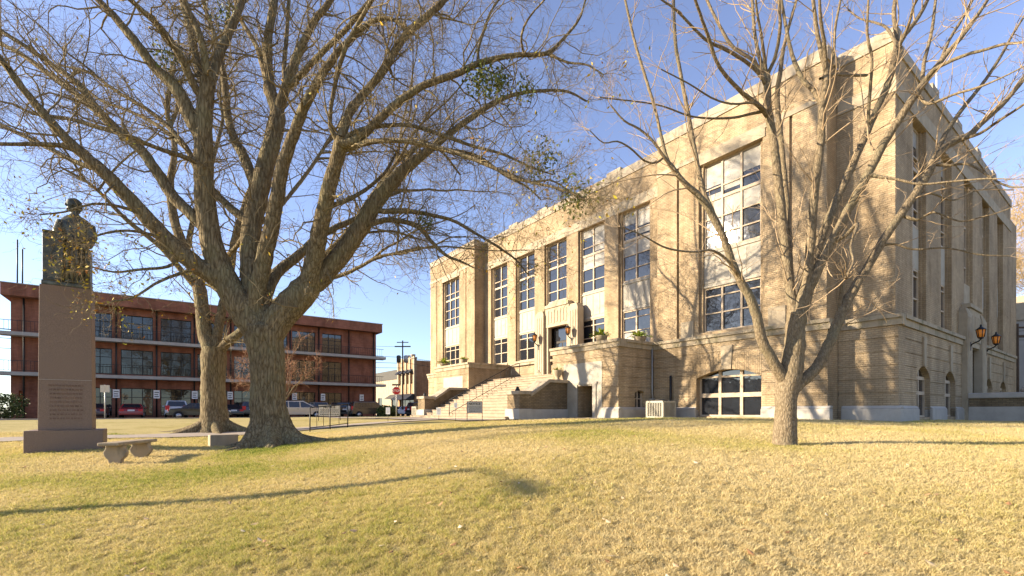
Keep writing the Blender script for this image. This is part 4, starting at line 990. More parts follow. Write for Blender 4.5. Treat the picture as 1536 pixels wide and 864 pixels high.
def car(label, kind, colr, loc, rz, group='cars parked along the street', spare=False):
    s = CARS[kind]; L, W, belt = s['L'], s['W'], s['belt']; t = thing('parked_car', label, 'car', loc, rz, group); hw = W / 2
    zr = max(p[1] for p in s['prof']); mt = paint('car_paint', colr, .3, .0)
    def half(z): return hw if z <= belt else hw * (1 - .20 * (z - belt) / (zr - belt))
    P = s['prof']; n = len(P); m = MB(); V = []; rows = (-1, -.93, .93, 1)
    for k in rows:
        for (x, z) in P: V.append((x - L / 2, k * half(z) * (1 if abs(k) < 1 else 1), z - (.04 if abs(k) == 1 and z > .5 else 0)))
    Fc = [tuple(range(n)), tuple(range(3 * n, 4 * n))[::-1]] + [(r * n + i, r * n + (i + 1) % n, (r + 1) * n + (i + 1) % n, (r + 1) * n + i) for r in range(3) for i in range(n)]
    m.add(V, Fc); body = m.build('body', mt, t, bevel=.03)
    wb = (.16 * L, .80 * L)
    for xw in wb:
        for sd in (-1, 1):
            a = MB(); a.tube([(xw - L / 2, sd * (hw - .20), .33), (xw - L / 2, sd * (hw + .01), .33)], .33, 20); tw = a.build('wheel', M['rubber'], t)
            a = MB(); a.tube([(xw - L / 2, sd * (hw + .0), .33), (xw - L / 2, sd * (hw + .025), .33)], .21, 14); a.build('rim', M['rim'], tw)
            a = MB(); a.tube([(xw - L / 2, sd * (hw - .05), .34), (xw - L / 2, sd * (hw + .005), .34)], .39, 20); a.build('wheel_arch', M['black'], tw)
    # side glass
    zt = zr - .10; xs = [s['win'][0]] + list(s['pillars']) + [s['win'][1]]
    def xat(z, front):
        pts = [p for p in P if p[1] >= belt - .15]
        seq = pts[-3:] if front else pts[:3]
        seq = sorted(seq, key=lambda p: p[1])
        for (xa, za), (xb, zb) in zip(seq[:-1], seq[1:]):
            if za <= z <= zb and zb > za: return xa + (xb - xa) * (z - za) / (zb - za)
        return seq[-1][0]
    for sd in (-1, 1):
        a = MB()
        for i in range(len(xs) - 1):
            x0, x1 = xs[i] + (.10 if i == 0 else .05), xs[i + 1] - (.12 if i == len(xs) - 2 else .05)
            x0t = max(x0, s['roof'][0] + .08) if i == 0 else x0; x1t = min(x1, s['roof'][1] - .05) if i == len(xs) - 2 else x1
            c = [(x0, belt + .04), (x1, belt + .04), (x1t, zt), (x0t, zt)]
            a.add([(x - L / 2, sd * (half(z) + .012), z) for x, z in c] + [(x - L / 2, sd * (half(z) - .03), z) for x, z in c], [(0, 1, 2, 3), (7, 6, 5, 4), (0, 4, 5, 1), (1, 5, 6, 2), (2, 6, 7, 3), (3, 7, 4, 0)])
        a.build('side_window', M['glass'], t)
    pr = [p for p in P if p[1] >= .9]; r0 = [p for p in P if p[0] <= s['roof'][0] + .01 and p[1] >= belt - .12]; f0 = [p for p in P if p[0] >= s['roof'][1] - .01 and p[1] >= belt - .12]
    def screen(name, pa, pb):
        (xa, za), (xb, zb) = pa, pb; dx, dz = xb - xa, zb - za; ln = math.hypot(dx, dz); nx, nz = (-dz / ln, dx / ln)
        if nz < 0: nx, nz = -nx, -nz
        q = []
        for off in (-.02, .014):
            for f in (.10, .90):
                x, z = xa + dx * f + nx * off, za + dz * f + nz * off
                for sd in (-1, 1): q.append((x - L / 2, sd * (half(z) - .14), z))
        a = MB(); a.hexa([q[0], q[1], q[2], q[3], q[4], q[5], q[6], q[7]]); a.build(name, M['glass'], t)
    screen('rear_window', r0[-2], r0[-1]); screen('windscreen', f0[1], f0[0])
    zl = belt - .28
    for sd in (-1, 1):
        a = MB(); a.box(-L / 2 - .02, -L / 2 + .10, sd * (hw - .20) - .17, sd * (hw - .20) + .17, zl, zl + .18 if kind == 'sedan' else zl + .42); a.build('tail_light', M['tail'], t, bevel=.02)
        a = MB(); a.box(L / 2 - .26, L / 2 - .02, sd * (hw - .24) - .2, sd * (hw - .24) + .2, .62, .78); a.build('headlight', M['head'], t, bevel=.03)
        a = MB(); a.box(s['win'][1] - L / 2 - .35, s['win'][1] - L / 2 - .17, sd * (hw + .10) - .10, sd * (hw + .10) + .10, belt + .02, belt + .16); a.build('mirror', mt, t, bevel=.03)
        a = MB()
        for i in range(1, len(xs) - 1): a.box(xs[i] - L / 2 - .30, xs[i] - L / 2 - .12, sd * (hw + .008) - .012, sd * (hw + .008) + .012, belt - .14, belt - .11)
        a.build('door_handle', M['black'], t)
    a = MB(); a.box(-L / 2 - .07, -L / 2 + .12, -hw + .05, hw - .05, .38, .58); a.build('rear_bumper', mt if kind == 'sedan' else M['vent'], t, bevel=.04)
    a = MB(); a.box(L / 2 - .12, L / 2 + .07, -hw + .05, hw - .05, .36, .56); a.build('front_bumper', mt, t, bevel=.04)
    a = MB(); a.box(-L / 2 - .035, -L / 2 - .015, -.26, .26, belt - .26, belt - .11); a.build('licence_plate', M['plate'], t)
    if kind != 'sedan':
        for sd in (-1, 1):
            a = MB(); a.tube([(.5 - L / 2, sd * hw * .66, zr + .0), (.6 - L / 2, sd * hw * .66, zr + .07), (2.5 - L / 2, sd * hw * .66, zr + .07), (2.6 - L / 2, sd * hw * .66, zr + .0)], .02, 5); a.build('roof_rail', M['black'], t)
    if spare: a = MB(); a.tube([(-L / 2 - .24, 0, .95), (-L / 2 - .02, 0, .95)], .37, 20); a.build('spare_wheel', M['sign'], t, bevel=.03)
    return t
AWAY = RZ + math.pi; ALONG = RZ + math.pi / 2      # nose towards the brick block / nose towards the right of the picture
def cp(u, a): return G(a, bu(u, a), -.70)
car('dark maroon car parked nose in, leftmost, half hidden by the street sign', 'sedan', (.05, .01, .012), cp(143, 53.6), AWAY)
car('bright red sedan parked nose in to the brick block', 'sedan', (.30, .012, .018), cp(198.5, 53.6), AWAY)
car('silver tailgated car parked nose in, half behind the black sedan', 'suv', (.52, .53, .56), cp(264, 53.6), AWAY)
car('black sedan standing side on, left of the second oak trunk', 'sedan', (.012, .012, .014), cp(300, 45.8), ALONG)
car('dark car with red tail lights seen between the two oak trunks', 'sedan', (.015, .016, .02), cp(347, 53.4), AWAY)
car('dark grey hatchback partly behind the huge oak trunk', 'suv', (.05, .052, .06), cp(373, 54.5), AWAY)
car('silver minivan standing side on, emerging right of the huge oak trunk', 'van', (.50, .46, .40), G(45.8, bu(487, 45.8) - 2.5, -.70), ALONG)
car('brownish grey wagon parked nose in behind the silver minivan', 'suv', (.14, .115, .10), cp(474, 53.6), AWAY)
car('black pickup like wagon parked nose in beside the tan four by four', 'suv', (.012, .012, .013), cp(508, 53.2), AWAY)
car('tan and brown four by four with a spare wheel on its back door', 'suv', (.10, .075, .05), G(47.0, bu(521, 47) + 2.6, -.70), ALONG, spare=True)
car('small blue car waiting beyond the stop sign', 'sedan', (.10, .13, .22), G(62, bu(590, 62), -.70), AWAY)
car('white sedan beyond the stop sign', 'sedan', (.62, .63, .66), G(58, bu(613, 58), -.70), RZ + math.pi * .72)
car('black wagon with red tail light just left of the courthouse steps', 'suv', (.012, .012, .014), G(46, bu(612, 46) + 2.4, -.70), ALONG)

# ------------------------------------------------------------------ trees
def tube_batch(P, Rr, n, lump=0.0):
    """P (B,K,3), Rr (B,K) -> vertices and quads of B tapered tubes"""
    B, K, _ = P.shape
    T = nrm(np.gradient(P, axis=1)); mean = nrm(P[:, -1] - P[:, 0] + 1e-6)
    ref = np.where(np.abs(mean[:, 2:3]) < .85, np.array([[0, 0, 1.]]), np.array([[1., 0, 0]]))
    X = nrm(np.cross(T, ref[:, None, :])); Y = np.cross(T, X)
    an = np.arange(n) * 2 * np.pi / n
    rr = Rr[:, :, None] * np.ones(n)
    if lump: rr = rr * (1 + lump * nr.normal(size=rr.shape))
    V = P[:, :, None, :] + rr[..., None] * (np.cos(an)[None, None, :, None] * X[:, :, None, :] + np.sin(an)[None, None, :, None] * Y[:, :, None, :])
    idx = np.arange(B * K * n).reshape(B, K, n)
    a = idx[:, :-1, :]; b = np.roll(a, -1, 2); d = idx[:, 1:, :]; c = np.roll(d, -1, 2)
    return V.reshape(-1, 3), np.stack([a, b, c, d], -1).reshape(-1, 4)
def merge(parts):
    Vs, Qs, o = [], [], 0
    for V, Q in parts: Vs.append(V); Qs.append(Q + o); o += len(V)
    return np.concatenate(Vs), np.concatenate(Qs)
def resample(P, W, step):
    """Catmull-Rom through P (N,3) with radii W"""
    P = np.asarray(P, float); W = np.asarray(W, float)
    Pp = np.vstack([2 * P[0] - P[1], P, 2 * P[-1] - P[-2]]); out, ow = [], []
    for i in range(len(P) - 1):
        p0, p1, p2, p3 = Pp[i:i + 4]; n = max(2, int(np.linalg.norm(p2 - p1) / step))
        t = np.arange(n)[:, None] / n
        out.append(.5 * (2 * p1 + (p2 - p0) * t + (2 * p0 - 5 * p1 + 4 * p2 - p3) * t ** 2 + (3 * p1 - p0 - 3 * p2 + p3) * t ** 3))
        ow.append(W[i] + (W[i + 1] - W[i]) * t[:, 0])
    out.append(P[-1:]); ow.append(W[-1:])
    return np.concatenate(out), np.concatenate(ow)
def limbs_from(defs, Y0, step=.14, extend=4.0):
    """defs: name -> (parent, [(u, v, width)...], depth at the end relative to Y0)"""
    L = {}
    for name, (par, pts, d1) in defs.items():
        uv = np.array([p[:2] for p in pts], float); wd = np.array([p[2] for p in pts], float)
        d0 = 0.0
        if par: 
            pu, pd = L[par][2], L[par][3]; d0 = pd[np.argmin(np.hypot(*(pu - uv[0]).T))]
        s = np.r_[0, np.cumsum(np.hypot(*np.diff(uv, axis=0).T))]; s = s / s[-1]
        dep = d0 + (d1 - d0) * s; Y = Y0 + dep
        P = np.stack([(uv[:, 0] - CX) / F * Y, Y, (HY - uv[:, 1]) / F * Y], -1); W = wd / 2 / F * Y / np.sqrt(1 + .95 * ((uv[:, 0] - CX) ** 2 + .6 * (uv[:, 1] - HY) ** 2) / F ** 2)
        if extend and (uv[-1, 1] < 8 or uv[-1, 0] < 4 or uv[-1, 0] > 1532):
            d = nrm(P[-1] - P[-2]); k = extend * (.6 + .8 * rnd.random())
            P = np.vstack([P, P[-1] + d * k * .5 + [0, 0, .1], P[-1] + d * k + [0, 0, -.1]]); W = np.r_[W, W[-1] * .6, W[-1] * .2]
        Pr, Wr = resample(P, W, step)
        Pr[1:] += nr.normal(size=Pr[1:].shape) * np.minimum(.006, Wr[1:, None] * .05)
        L[name] = (Pr, Wr, uv, dep)
    return L
def limb_mesh(L, lump=.035, hide_first=None):
    parts = []
    for k, (P, W, _, _) in L.items():
        n = 20 if W.max() > .16 else 12 if W.max() > .06 else 7
        parts.append(tube_batch(P[None], np.maximum(W, .006)[None], n, lump))
    return parts
def grow(samples, length, rad, K, wob, up, out_mix, rtip=.35):
    """samples: pos (B,3), tangent (B,3) ; returns P (B,K,3), R (B,K)"""
    p, t = samples; B = len(p)
    rv = nr.normal(size=(B, 3)); perp = nrm(rv - t * (rv * t).sum(1, keepdims=True))
    d = nrm(t * (1 - out_mix) + perp * out_mix + np.array([0, 0, up * 1.2]))
    P = np.empty((B, K, 3)); P[:, 0] = p; st = (length / (K - 1))[:, None]
    bend = nr.normal(size=(B, 3)) * wob * .6
    for i in range(1, K):
        d = nrm(d + nr.normal(size=(B, 3)) * wob + bend * .35 + np.array([0, 0, up * .35])); P[:, i] = P[:, i - 1] + d * st
    Rr = rad[:, None] * np.linspace(1, rtip, K)[None]
    return P, Rr
def sample_batch(P, Rr, per, lo=.2, hi=1.0):
    B, K, _ = P.shape; n = B * per
    b = np.repeat(np.arange(B), per); f = (lo + (hi - lo) * nr.random(n)) * (K - 1.001); i = f.astype(int); g = (f - i)[:, None]
    pos = P[b, i] * (1 - g) + P[b, i + 1] * g; tan = nrm(P[b, i + 1] - P[b, i])
    return (pos, tan), Rr[b, i], b
def sample_limbs(L, density, rmax=.14, rmin=.0, endboost=2.0):
    pos, tan, rad = [], [], []
    for k, (P, W, _, _) in L.items():
        seg = np.linalg.norm(np.diff(P, axis=0), axis=1)
        pr = density * seg * np.where(W[:-1] < rmax, 1.0, .18) * (1 + endboost * np.linspace(0, 1, len(seg)) ** 2)
        cnt = nr.poisson(pr); cnt[W[:-1] < rmin] = 0
        i = np.repeat(np.arange(len(seg)), cnt)
        if len(i) == 0: continue
        pos.append(P[i] + (P[i + 1] - P[i]) * nr.random((len(i), 1))); tan.append(nrm(P[i + 1] - P[i])); rad.append(W[i])
        e = 3; pos.append(np.repeat(P[-1:], e, 0)); tan.append(np.repeat(nrm(P[-1:] - P[-2:-1]), e, 0)); rad.append(np.repeat(W[-1:], e) * 1.2)
    return (np.concatenate(pos), np.concatenate(tan)), np.concatenate(rad)
def leaf_quads(pos, size):
    B = len(pos); a = nrm(nr.normal(size=(B, 3))); b = nrm(np.cross(a, nr.normal(size=(B, 3)))); s = (size * (.6 + .8 * nr.random(B)))[:, None]
    V = np.stack([pos - a * s, pos - b * s * .45, pos + a * s, pos + b * s * .45], 1).reshape(-1, 3)
    return V, np.arange(B * 4).reshape(-1, 4), np.repeat(nr.random(B), 4)
def leaf_mat(name, stops):
    t = NT(name).set(.6, .25); a = t.n('Attribute'); a.attribute_name = 'tone'
    t.l(t.ramp(a.outputs['Fac'], stops), t.b.inputs['Base Color'])
    t.b.inputs['Subsurface Weight'].default_value = 0
    return t.m
M['leaf'] = leaf_mat('autumn_leaf', [(0, (.34, .30, .03)), (.4, (.55, .44, .03)), (.75, (.62, .40, .03)), (.92, (.46, .18, .03))])
M['green_leaf'] = leaf_mat('evergreen_leaf', [(0, (.05, .07, .015)), (.5, (.11, .14, .03)), (.9, (.24, .24, .06))])
M['fern'] = leaf_mat('fern_frond', [(0, (.12, .16, .02)), (.5, (.26, .30, .04)), (.9, (.42, .42, .08))])

big = {
 'trunk': (None, [(411, 674, 92), (409, 655, 74), (405, 630, 58), (403, 600, 52), (402, 560, 51), (399, 525, 55), (397, 505, 60), (396, 492, 58), (395, 482, 36)], 0),
 'L': ('trunk', [(394, 505, 52), (374, 476, 50), (355, 448, 46), (338, 420, 43), (325, 388, 38), (316, 356, 36), (309, 312, 34), (306, 269, 32), (305, 225, 31), (305, 195, 31), (308, 156, 27), (312, 119, 25)], -.6),
 'La': ('L', [(314, 130, 20), (325, 92, 18), (340, 56, 16), (359, 12, 14), (371, -30, 12)], .6),
 'Lb': ('L', [(312, 128, 16), (309, 100, 14), (300, 53, 12), (281, 12, 11), (268, -30, 9)], -1.4),
 'Lc': ('L', [(309, 140, 14), (297, 103, 14), (286, 47, 15), (274, 0, 13), (266, -50, 11)], 1.2),
 'Ld': ('L', [(306, 150, 16), (292, 130, 15), (269, 81, 15), (231, 31, 12), (190, -5, 10)], -2.0),
 'Le': ('L', [(302, 205, 24), (288, 180, 27), (265, 134, 24), (231, 100, 19), (200, 59, 18), (169, 22, 15), (142, -6, 13)], -1.2),
 'Lf': ('L', [(318, 355, 20), (300, 335, 20), (262, 297, 21), (237, 260, 20), (212, 225, 19), (181, 200, 18), (155, 175, 18), (143, 160, 15), (119, 128, 13), (78, 97, 11), (37, 69, 10), (-8, 40, 9)], -.8),
 'Lf2': ('Lf', [(155, 175, 15), (122, 147, 13), (75, 112, 12), (31, 81, 10), (-8, 60, 9)], 1.0),
 'Lf3': ('Lf', [(181, 200, 10), (134, 187, 9), (103, 178, 7), (50, 170, 6), (19, 156, 5), (-8, 150, 4)], -.5),
 'Lf4': ('L', [(304, 250, 10), (278, 236, 9), (235, 222, 8), (200, 206, 7), (172, 196, 6)], -2.6),
 'Lg': ('L', [(345, 436, 36), (320, 415, 33), (294, 397, 31), (256, 366, 30), (219, 325, 27), (196, 300, 26), (156, 259, 25), (125, 231, 22), (94, 203, 19), (62, 166, 17), (34, 134, 15), (12, 103, 13), (-8, 78, 12)], -2.8),
 'Lg2': ('Lg', [(125, 231, 11), (94, 219, 10), (47, 216, 9), (-8, 216, 8)], -2.4),
 'Lg3': ('Lg', [(150, 255, 11), (116, 244, 10), (84, 228, 10), (41, 206, 9), (-8, 182, 8)], -1.2),
 'Lg4': ('Lg', [(256, 366, 8), (226, 352, 6), (190, 346, 5), (150, 352, 4), (118, 366, 3)], -2.2),
 'Lg5': ('Lg', [(300, 402, 8), (270, 410, 6), (236, 424, 5), (200, 446, 4), (168, 452, 3)], -2.2),
 'Lg6': ('Lg', [(215, 322, 8), (180, 310, 6), (140, 306, 5), (96, 318, 4), (60, 322, 3)], -2.6),
 'Lg7': ('Lg', [(276, 384, 7), (252, 400, 6), (214, 404, 5), (170, 408, 4), (130, 398, 3)], -1.4),
 'M1': ('trunk', [(395, 492, 42), (382, 445, 38), (376, 390, 33), (378, 340, 32), (385, 310, 30), (393, 270, 30), (402, 235, 29), (412, 200, 27), (417, 172, 25), (406, 138, 22), (403, 112, 17), (402, 60, 15), (410, 10, 14), (416, -40, 12)], 1.4),
 'M1b': ('M1', [(405, 140, 12), (394, 100, 10), (385, 70, 9), (362, 30, 8), (352, -6, 7)], 2.6),
 'M1c': ('M1', [(417, 170, 18), (428, 132, 17), (440, 100, 16), (450, 75, 14), (472, 31, 12), (494, 3, 11), (512, -40, 9)], .2),
 'M1d': ('M1c', [(434, 128, 12), (446, 118, 11), (481, 81, 10), (519, 44, 9), (550, 6, 7), (572, -20, 6)], -1.2),
 'M1e': ('M1c', [(428, 135, 9), (426, 103, 8), (430, 53, 7), (433, 6, 7), (436, -40, 6)], 2.2),
 'M2': ('trunk', [(390, 500, 30), (384, 455, 28), (394, 400, 27), (405, 350, 25), (414, 305, 24), (421, 264, 22), (427, 240, 21), (440, 203, 19), (456, 162, 17), (475, 125, 15), (500, 87, 12), (525, 59, 10), (556, 33, 8), (578, 27, 7), (600, 34, 6), (628, 56, 4)], -1.6),
 'M3': ('M1', [(390, 305, 20), (380, 272, 18), (366, 236, 17), (352, 210, 15), (342, 175, 13), (338, 134, 12), (333, 94, 10), (322, 55, 9), (312, 25, 8), (300, -15, 7)], 2.8),
 'M4': ('M1', [(380, 340, 16), (358, 322, 15), (333, 300, 13), (300, 262, 11), (278, 220, 10), (250, 188, 9), (219, 163, 8), (175, 137, 7), (134, 109, 6), (90, 98, 4)], 2.2),
 'M5': ('M4', [(278, 222, 8), (258, 205, 8), (226, 182, 7), (190, 165, 6), (150, 150, 5), (116, 120, 4)], 3.4),
 'M6': ('M1', [(388, 300, 10), (378, 330, 9), (362, 360, 8), (344, 380, 7), (320, 392, 5)], 2.6),
 'R': ('trunk', [(402, 508, 46), (416, 482, 46), (438, 456, 47), (455, 438, 45), (466, 424, 38)], .2),
 'R1': ('R', [(458, 440, 34), (468, 405, 29), (477, 359, 27), (487, 312, 25), (496, 272, 23), (503, 248, 22), (508, 231, 22), (513, 206, 22)], -1.2),
 'R1a': ('R1', [(510, 214, 10), (498, 197, 8), (495, 175, 7), (503, 125, 7), (516, 78, 8), (531, 47, 8), (556, 3, 7), (574, -30, 6)], -2.6),
 'R1b': ('R1', [(512, 208, 18), (520, 178, 15), (534, 156, 14), (575, 106, 13), (606, 56, 13), (644, 22, 12), (666, 0, 11), (698, -38, 9)], -.6),
 'R1c': ('R1', [(512, 216, 18), (528, 213, 15), (547, 200, 13), (587, 162, 13), (631, 131, 12), (681, 112, 11), (722, 94, 10), (769, 83, 8), (819, 80, 7), (847, 56, 5), (869, 28, 4), (880, -6, 3)], -1.6),
 'R1c2': ('R1c', [(819, 80, 5), (853, 94, 4), (880, 97, 3), (905, 112, 2.5)], -2.2),
 'R1c3': ('R1c', [(717, 94, 6), (718, 72, 5), (728, 40, 5), (736, 18, 4), (752, -6, 3)], -.8),
 'R1c4': ('R1c', [(786, 80, 5), (782, 62, 4), (786, 40, 4), (800, 18, 3), (820, -4, 3)], -2.6),
 'R1d': ('R1', [(512, 226, 11), (550, 214, 9), (600, 211, 8), (650, 220, 8), (697, 234, 7), (737, 250, 6), (772, 267, 5), (800, 274, 4), (835, 282, 3.5), (866, 293, 3), (884, 304, 2)], -3.2),
 'R1d2': ('R1d', [(740, 251, 4), (768, 262, 4), (798, 273, 3.5), (824, 270, 3), (845, 280, 2.5), (872, 300, 2)], -2.2),
 'R1e': ('R1', [(516, 210, 10), (535, 197, 8), (569, 189, 7), (619, 189, 6), (669, 205, 6), (712, 220, 5), (753, 231, 4), (800, 252, 3), (830, 262, 2)], -.4),
 'R2': ('R', [(462, 430, 36), (481, 417, 32), (512, 381, 30), (537, 347, 28), (562, 306, 26), (587, 275, 22), (612, 250, 18), (644, 225, 12), (675, 200, 10), (712, 173, 9), (744, 153, 8), (775, 141, 6), (812, 136, 5), (850, 137, 4), (880, 152, 3)], 1.2),
 'R2a': ('R2', [(540, 345, 12), (560, 334, 10), (587, 330, 8), (625, 339, 8), (647, 362, 6), (669, 383, 5), (683, 389, 4), (698, 395, 3), (711, 402, 2)], .4),
 'R2b': ('R2', [(560, 312, 11), (575, 317, 9), (606, 316, 8), (650, 323, 6), (680, 331, 5), (705, 345, 5), (722, 355, 4), (748, 371, 4), (773, 389, 3), (792, 412, 2)], .2),
 'R2c': ('R2', [(530, 358, 6), (552, 349, 4), (590, 347, 3.5), (619, 356, 3), (640, 362, 2)], 2.2),
 'R2d': ('R2', [(600, 265, 9), (612, 238, 7), (622, 224, 6), (640, 214, 5), (665, 230, 4), (690, 262, 3)], 2.6),
 'R2e': ('R2', [(650, 222, 7), (690, 228, 6), (720, 236, 5), (756, 262, 4), (790, 280, 3), (812, 300, 2)], 2.0),
 'R3': ('trunk', [(396, 480, 22), (400, 444, 19), (416, 409, 18), (447, 384, 15), (472, 360, 12), (500, 343, 10), (537, 326, 8), (570, 300, 6), (600, 288, 4)], 3.2),
 'R4': ('R1', [(488, 312, 9), (520, 300, 7), (552, 282, 6), (580, 255, 5), (596, 226, 4)], 1.4),
}
def make_big_tree():
    Y0 = 13.5; bx, by, _ = px(410, 668, Y0); base = (bx, by, gz(bx, by))
    T = thing('oak_tree', 'huge spreading bare oak with forked trunk on the left side of the lawn', 'tree', base); o = np.array(base)
    L = limbs_from(big, Y0, .14, 6.0)
    for k in [k for k, v in L.items() if k != 'trunk' and v[0][-1, 2] > 10.5]:
        P, W = L[k][:2]; d0 = nrm(P[-1] - P[-4])
        for q in range(3):
            i = len(P) - 1 - int(nr.integers(2, 16)); d = nrm(d0 + nr.normal(size=3) * .55 + np.array([.1, .35, .1])); p = [P[i]]; w0 = max(.02, W[i] * .7); ln = 2.6 + 2.4 * nr.random()
            for j in range(12): d = nrm(d + nr.normal(size=3) * .1 + [0, 0, -.02]); p.append(p[-1] + d * ln / 12)
            L[k + f'x{q}'] = (np.array(p), np.linspace(w0, .008, 13), None, None)
    parts = limb_mesh({k: v for k, v in L.items() if k != 'trunk'}, .03)
    # the trunk: many sides, fluted bark ridges, flaring into roots
    P, W, _, _ = L['trunk']; P, W = resample(P, W, .10); n = 72
    an = np.arange(n) * 2 * np.pi / n
    hgt = np.clip((P[:, 2] - base[2]) / 1.5, 0, 1)
    lob = np.zeros((len(P), n))
    for k, (a0, wd, am) in enumerate([(-.15, .30, .85), (2.9, .30, .70), (1.2, .3, .5), (-1.2, .28, .55), (-2.05, .26, .60), (.55, .25, .4), (2.1, .3, .5)]):
        d = (an[None] - a0 - .15 * hgt[:, None] + np.pi) % (2 * np.pi) - np.pi
        lob += am * np.exp(-(d / wd) ** 2) * ((1 - hgt[:, None]) ** 2.6)
    ridge = .03 * np.sin(an[None] * 9 + 2.0 * np.sin(P[:, 2:3] * 1.3)) + .03 * np.sin(an[None] * 17 + 3 * np.sin(P[:, 2:3] * 2.1)) + .02 * nr.normal(size=(len(P), n))
    rr = W[:, None] * (1 + lob * 1.05 + ridge)
    V = np.stack([P[:, 0:1] + rr * np.cos(an), P[:, 1:2] + rr * np.sin(an), np.repeat(P[:, 2:3], n, 1)], -1)
    idx = np.arange(len(P) * n).reshape(len(P), n); a = idx[:-1]; b = np.roll(a, -1, 1); d = idx[1:]; c = np.roll(d, -1, 1)
    parts.append((V.reshape(-1, 3), np.stack([a, b, c, d], -1).reshape(-1, 4)))
    for ang, ln, r0 in ((-.12, 1.7, .20), (.5, 1.1, .14), (2.95, 1.4, .18), (-1.25, 1.2, .16), (-2.1, 1.4, .17), (-.75, 1.1, .13), (-2.7, 1.1, .13)):
        pts = []; wr = []
        for i in range(9):
            t = i / 8; x = bx + math.cos(ang + .15 * math.sin(3 * t)) * (.35 + ln * t); y = by + math.sin(ang + .15 * math.sin(3 * t)) * (.35 + ln * t)
            pts.append((x, y, gz(x, y) + .10 * (1 - t) ** 1.5 + .22 * (1 - t) ** 3 - .05)); wr.append(r0 * (1 - .72 * t))
        parts.append(tube_batch(np.array(pts)[None], np.array(wr)[None], 10, .05))
    V, Q = merge(parts); npmesh('trunk', V - o, Q, M['bark'], T)
    # branchlets and twigs
    s, r = sample_limbs({k: v for k, v in L.items() if k != 'trunk' and 'x' not in k}, 3.0, .13)
    B = len(r); ln = (.7 + 1.7 * nr.random(B)) * np.clip(.45 + r * 9, .5, 1.15)
    P1, R1 = grow(s, ln, np.clip(r * .29, .007, .026), 10, .30, .03, .62)
    s2, r2, b2 = sample_batch(P1, R1, 6, .15); l2 = (.3 + .75 * nr.random(len(r2))) * (ln[b2] / 1.5)
    P2, R2 = grow(s2, l2, np.clip(r2 * .5, .004, .010), 7, .34, .0, .6)
    s3, r3, b3 = sample_batch(P2, R2, 4, .2); l3 = .14 + .32 * nr.random(len(r3))
    P3, R3 = grow(s3, l3, np.full(len(r3), .0028), 5, .38, -.02, .55, .6)
    V, Q = merge([tube_batch(P1, R1, 5), tube_batch(P2, R2, 3), tube_batch(P3, R3, 3)])
    npmesh('twigs', V - o, Q, M['twig'], T)
    tips = np.concatenate([P3[:, -1], P3[:, 2], P2[:, -1]]); low = (tips[:, 0] < -5.2) & (tips[:, 2] < 5.6)
    pr = np.where(low, .10, .008) * np.where((tips[:, 0] < -7) & (tips[:, 2] < 4.8), 2.0, 1) + np.where((tips[:, 0] > -1) & (tips[:, 2] < 8.5), .06, 0)
    pos = tips[nr.random(len(tips)) < pr]
    V, Q, C = leaf_quads(pos, .044); f = npmesh('foliage', V - o, Q, M['leaf'], T, colr=C)
    for (u, v, rad, n_, d) in [(724, 122, .42, 420, -1.4), (750, 124, .34, 280, -1.4), (788, 134, .30, 200, .2), (812, 240, .55, 420, -1), (862, 296, .45, 260, -2.8), (340, 20, .5, 240, .4), (250, 82, .35, 160, -1), (640, 335, .3, 140, .4)]:
        c = np.array(px(u, v, Y0 + d)); q = c + nr.normal(size=(n_, 3)) * rad * .5
        V, Q, C = leaf_quads(q, .05); npmesh('mistletoe_foliage', V - o, Q, M['green_leaf'], T, colr=C)
    return T
make_big_tree()

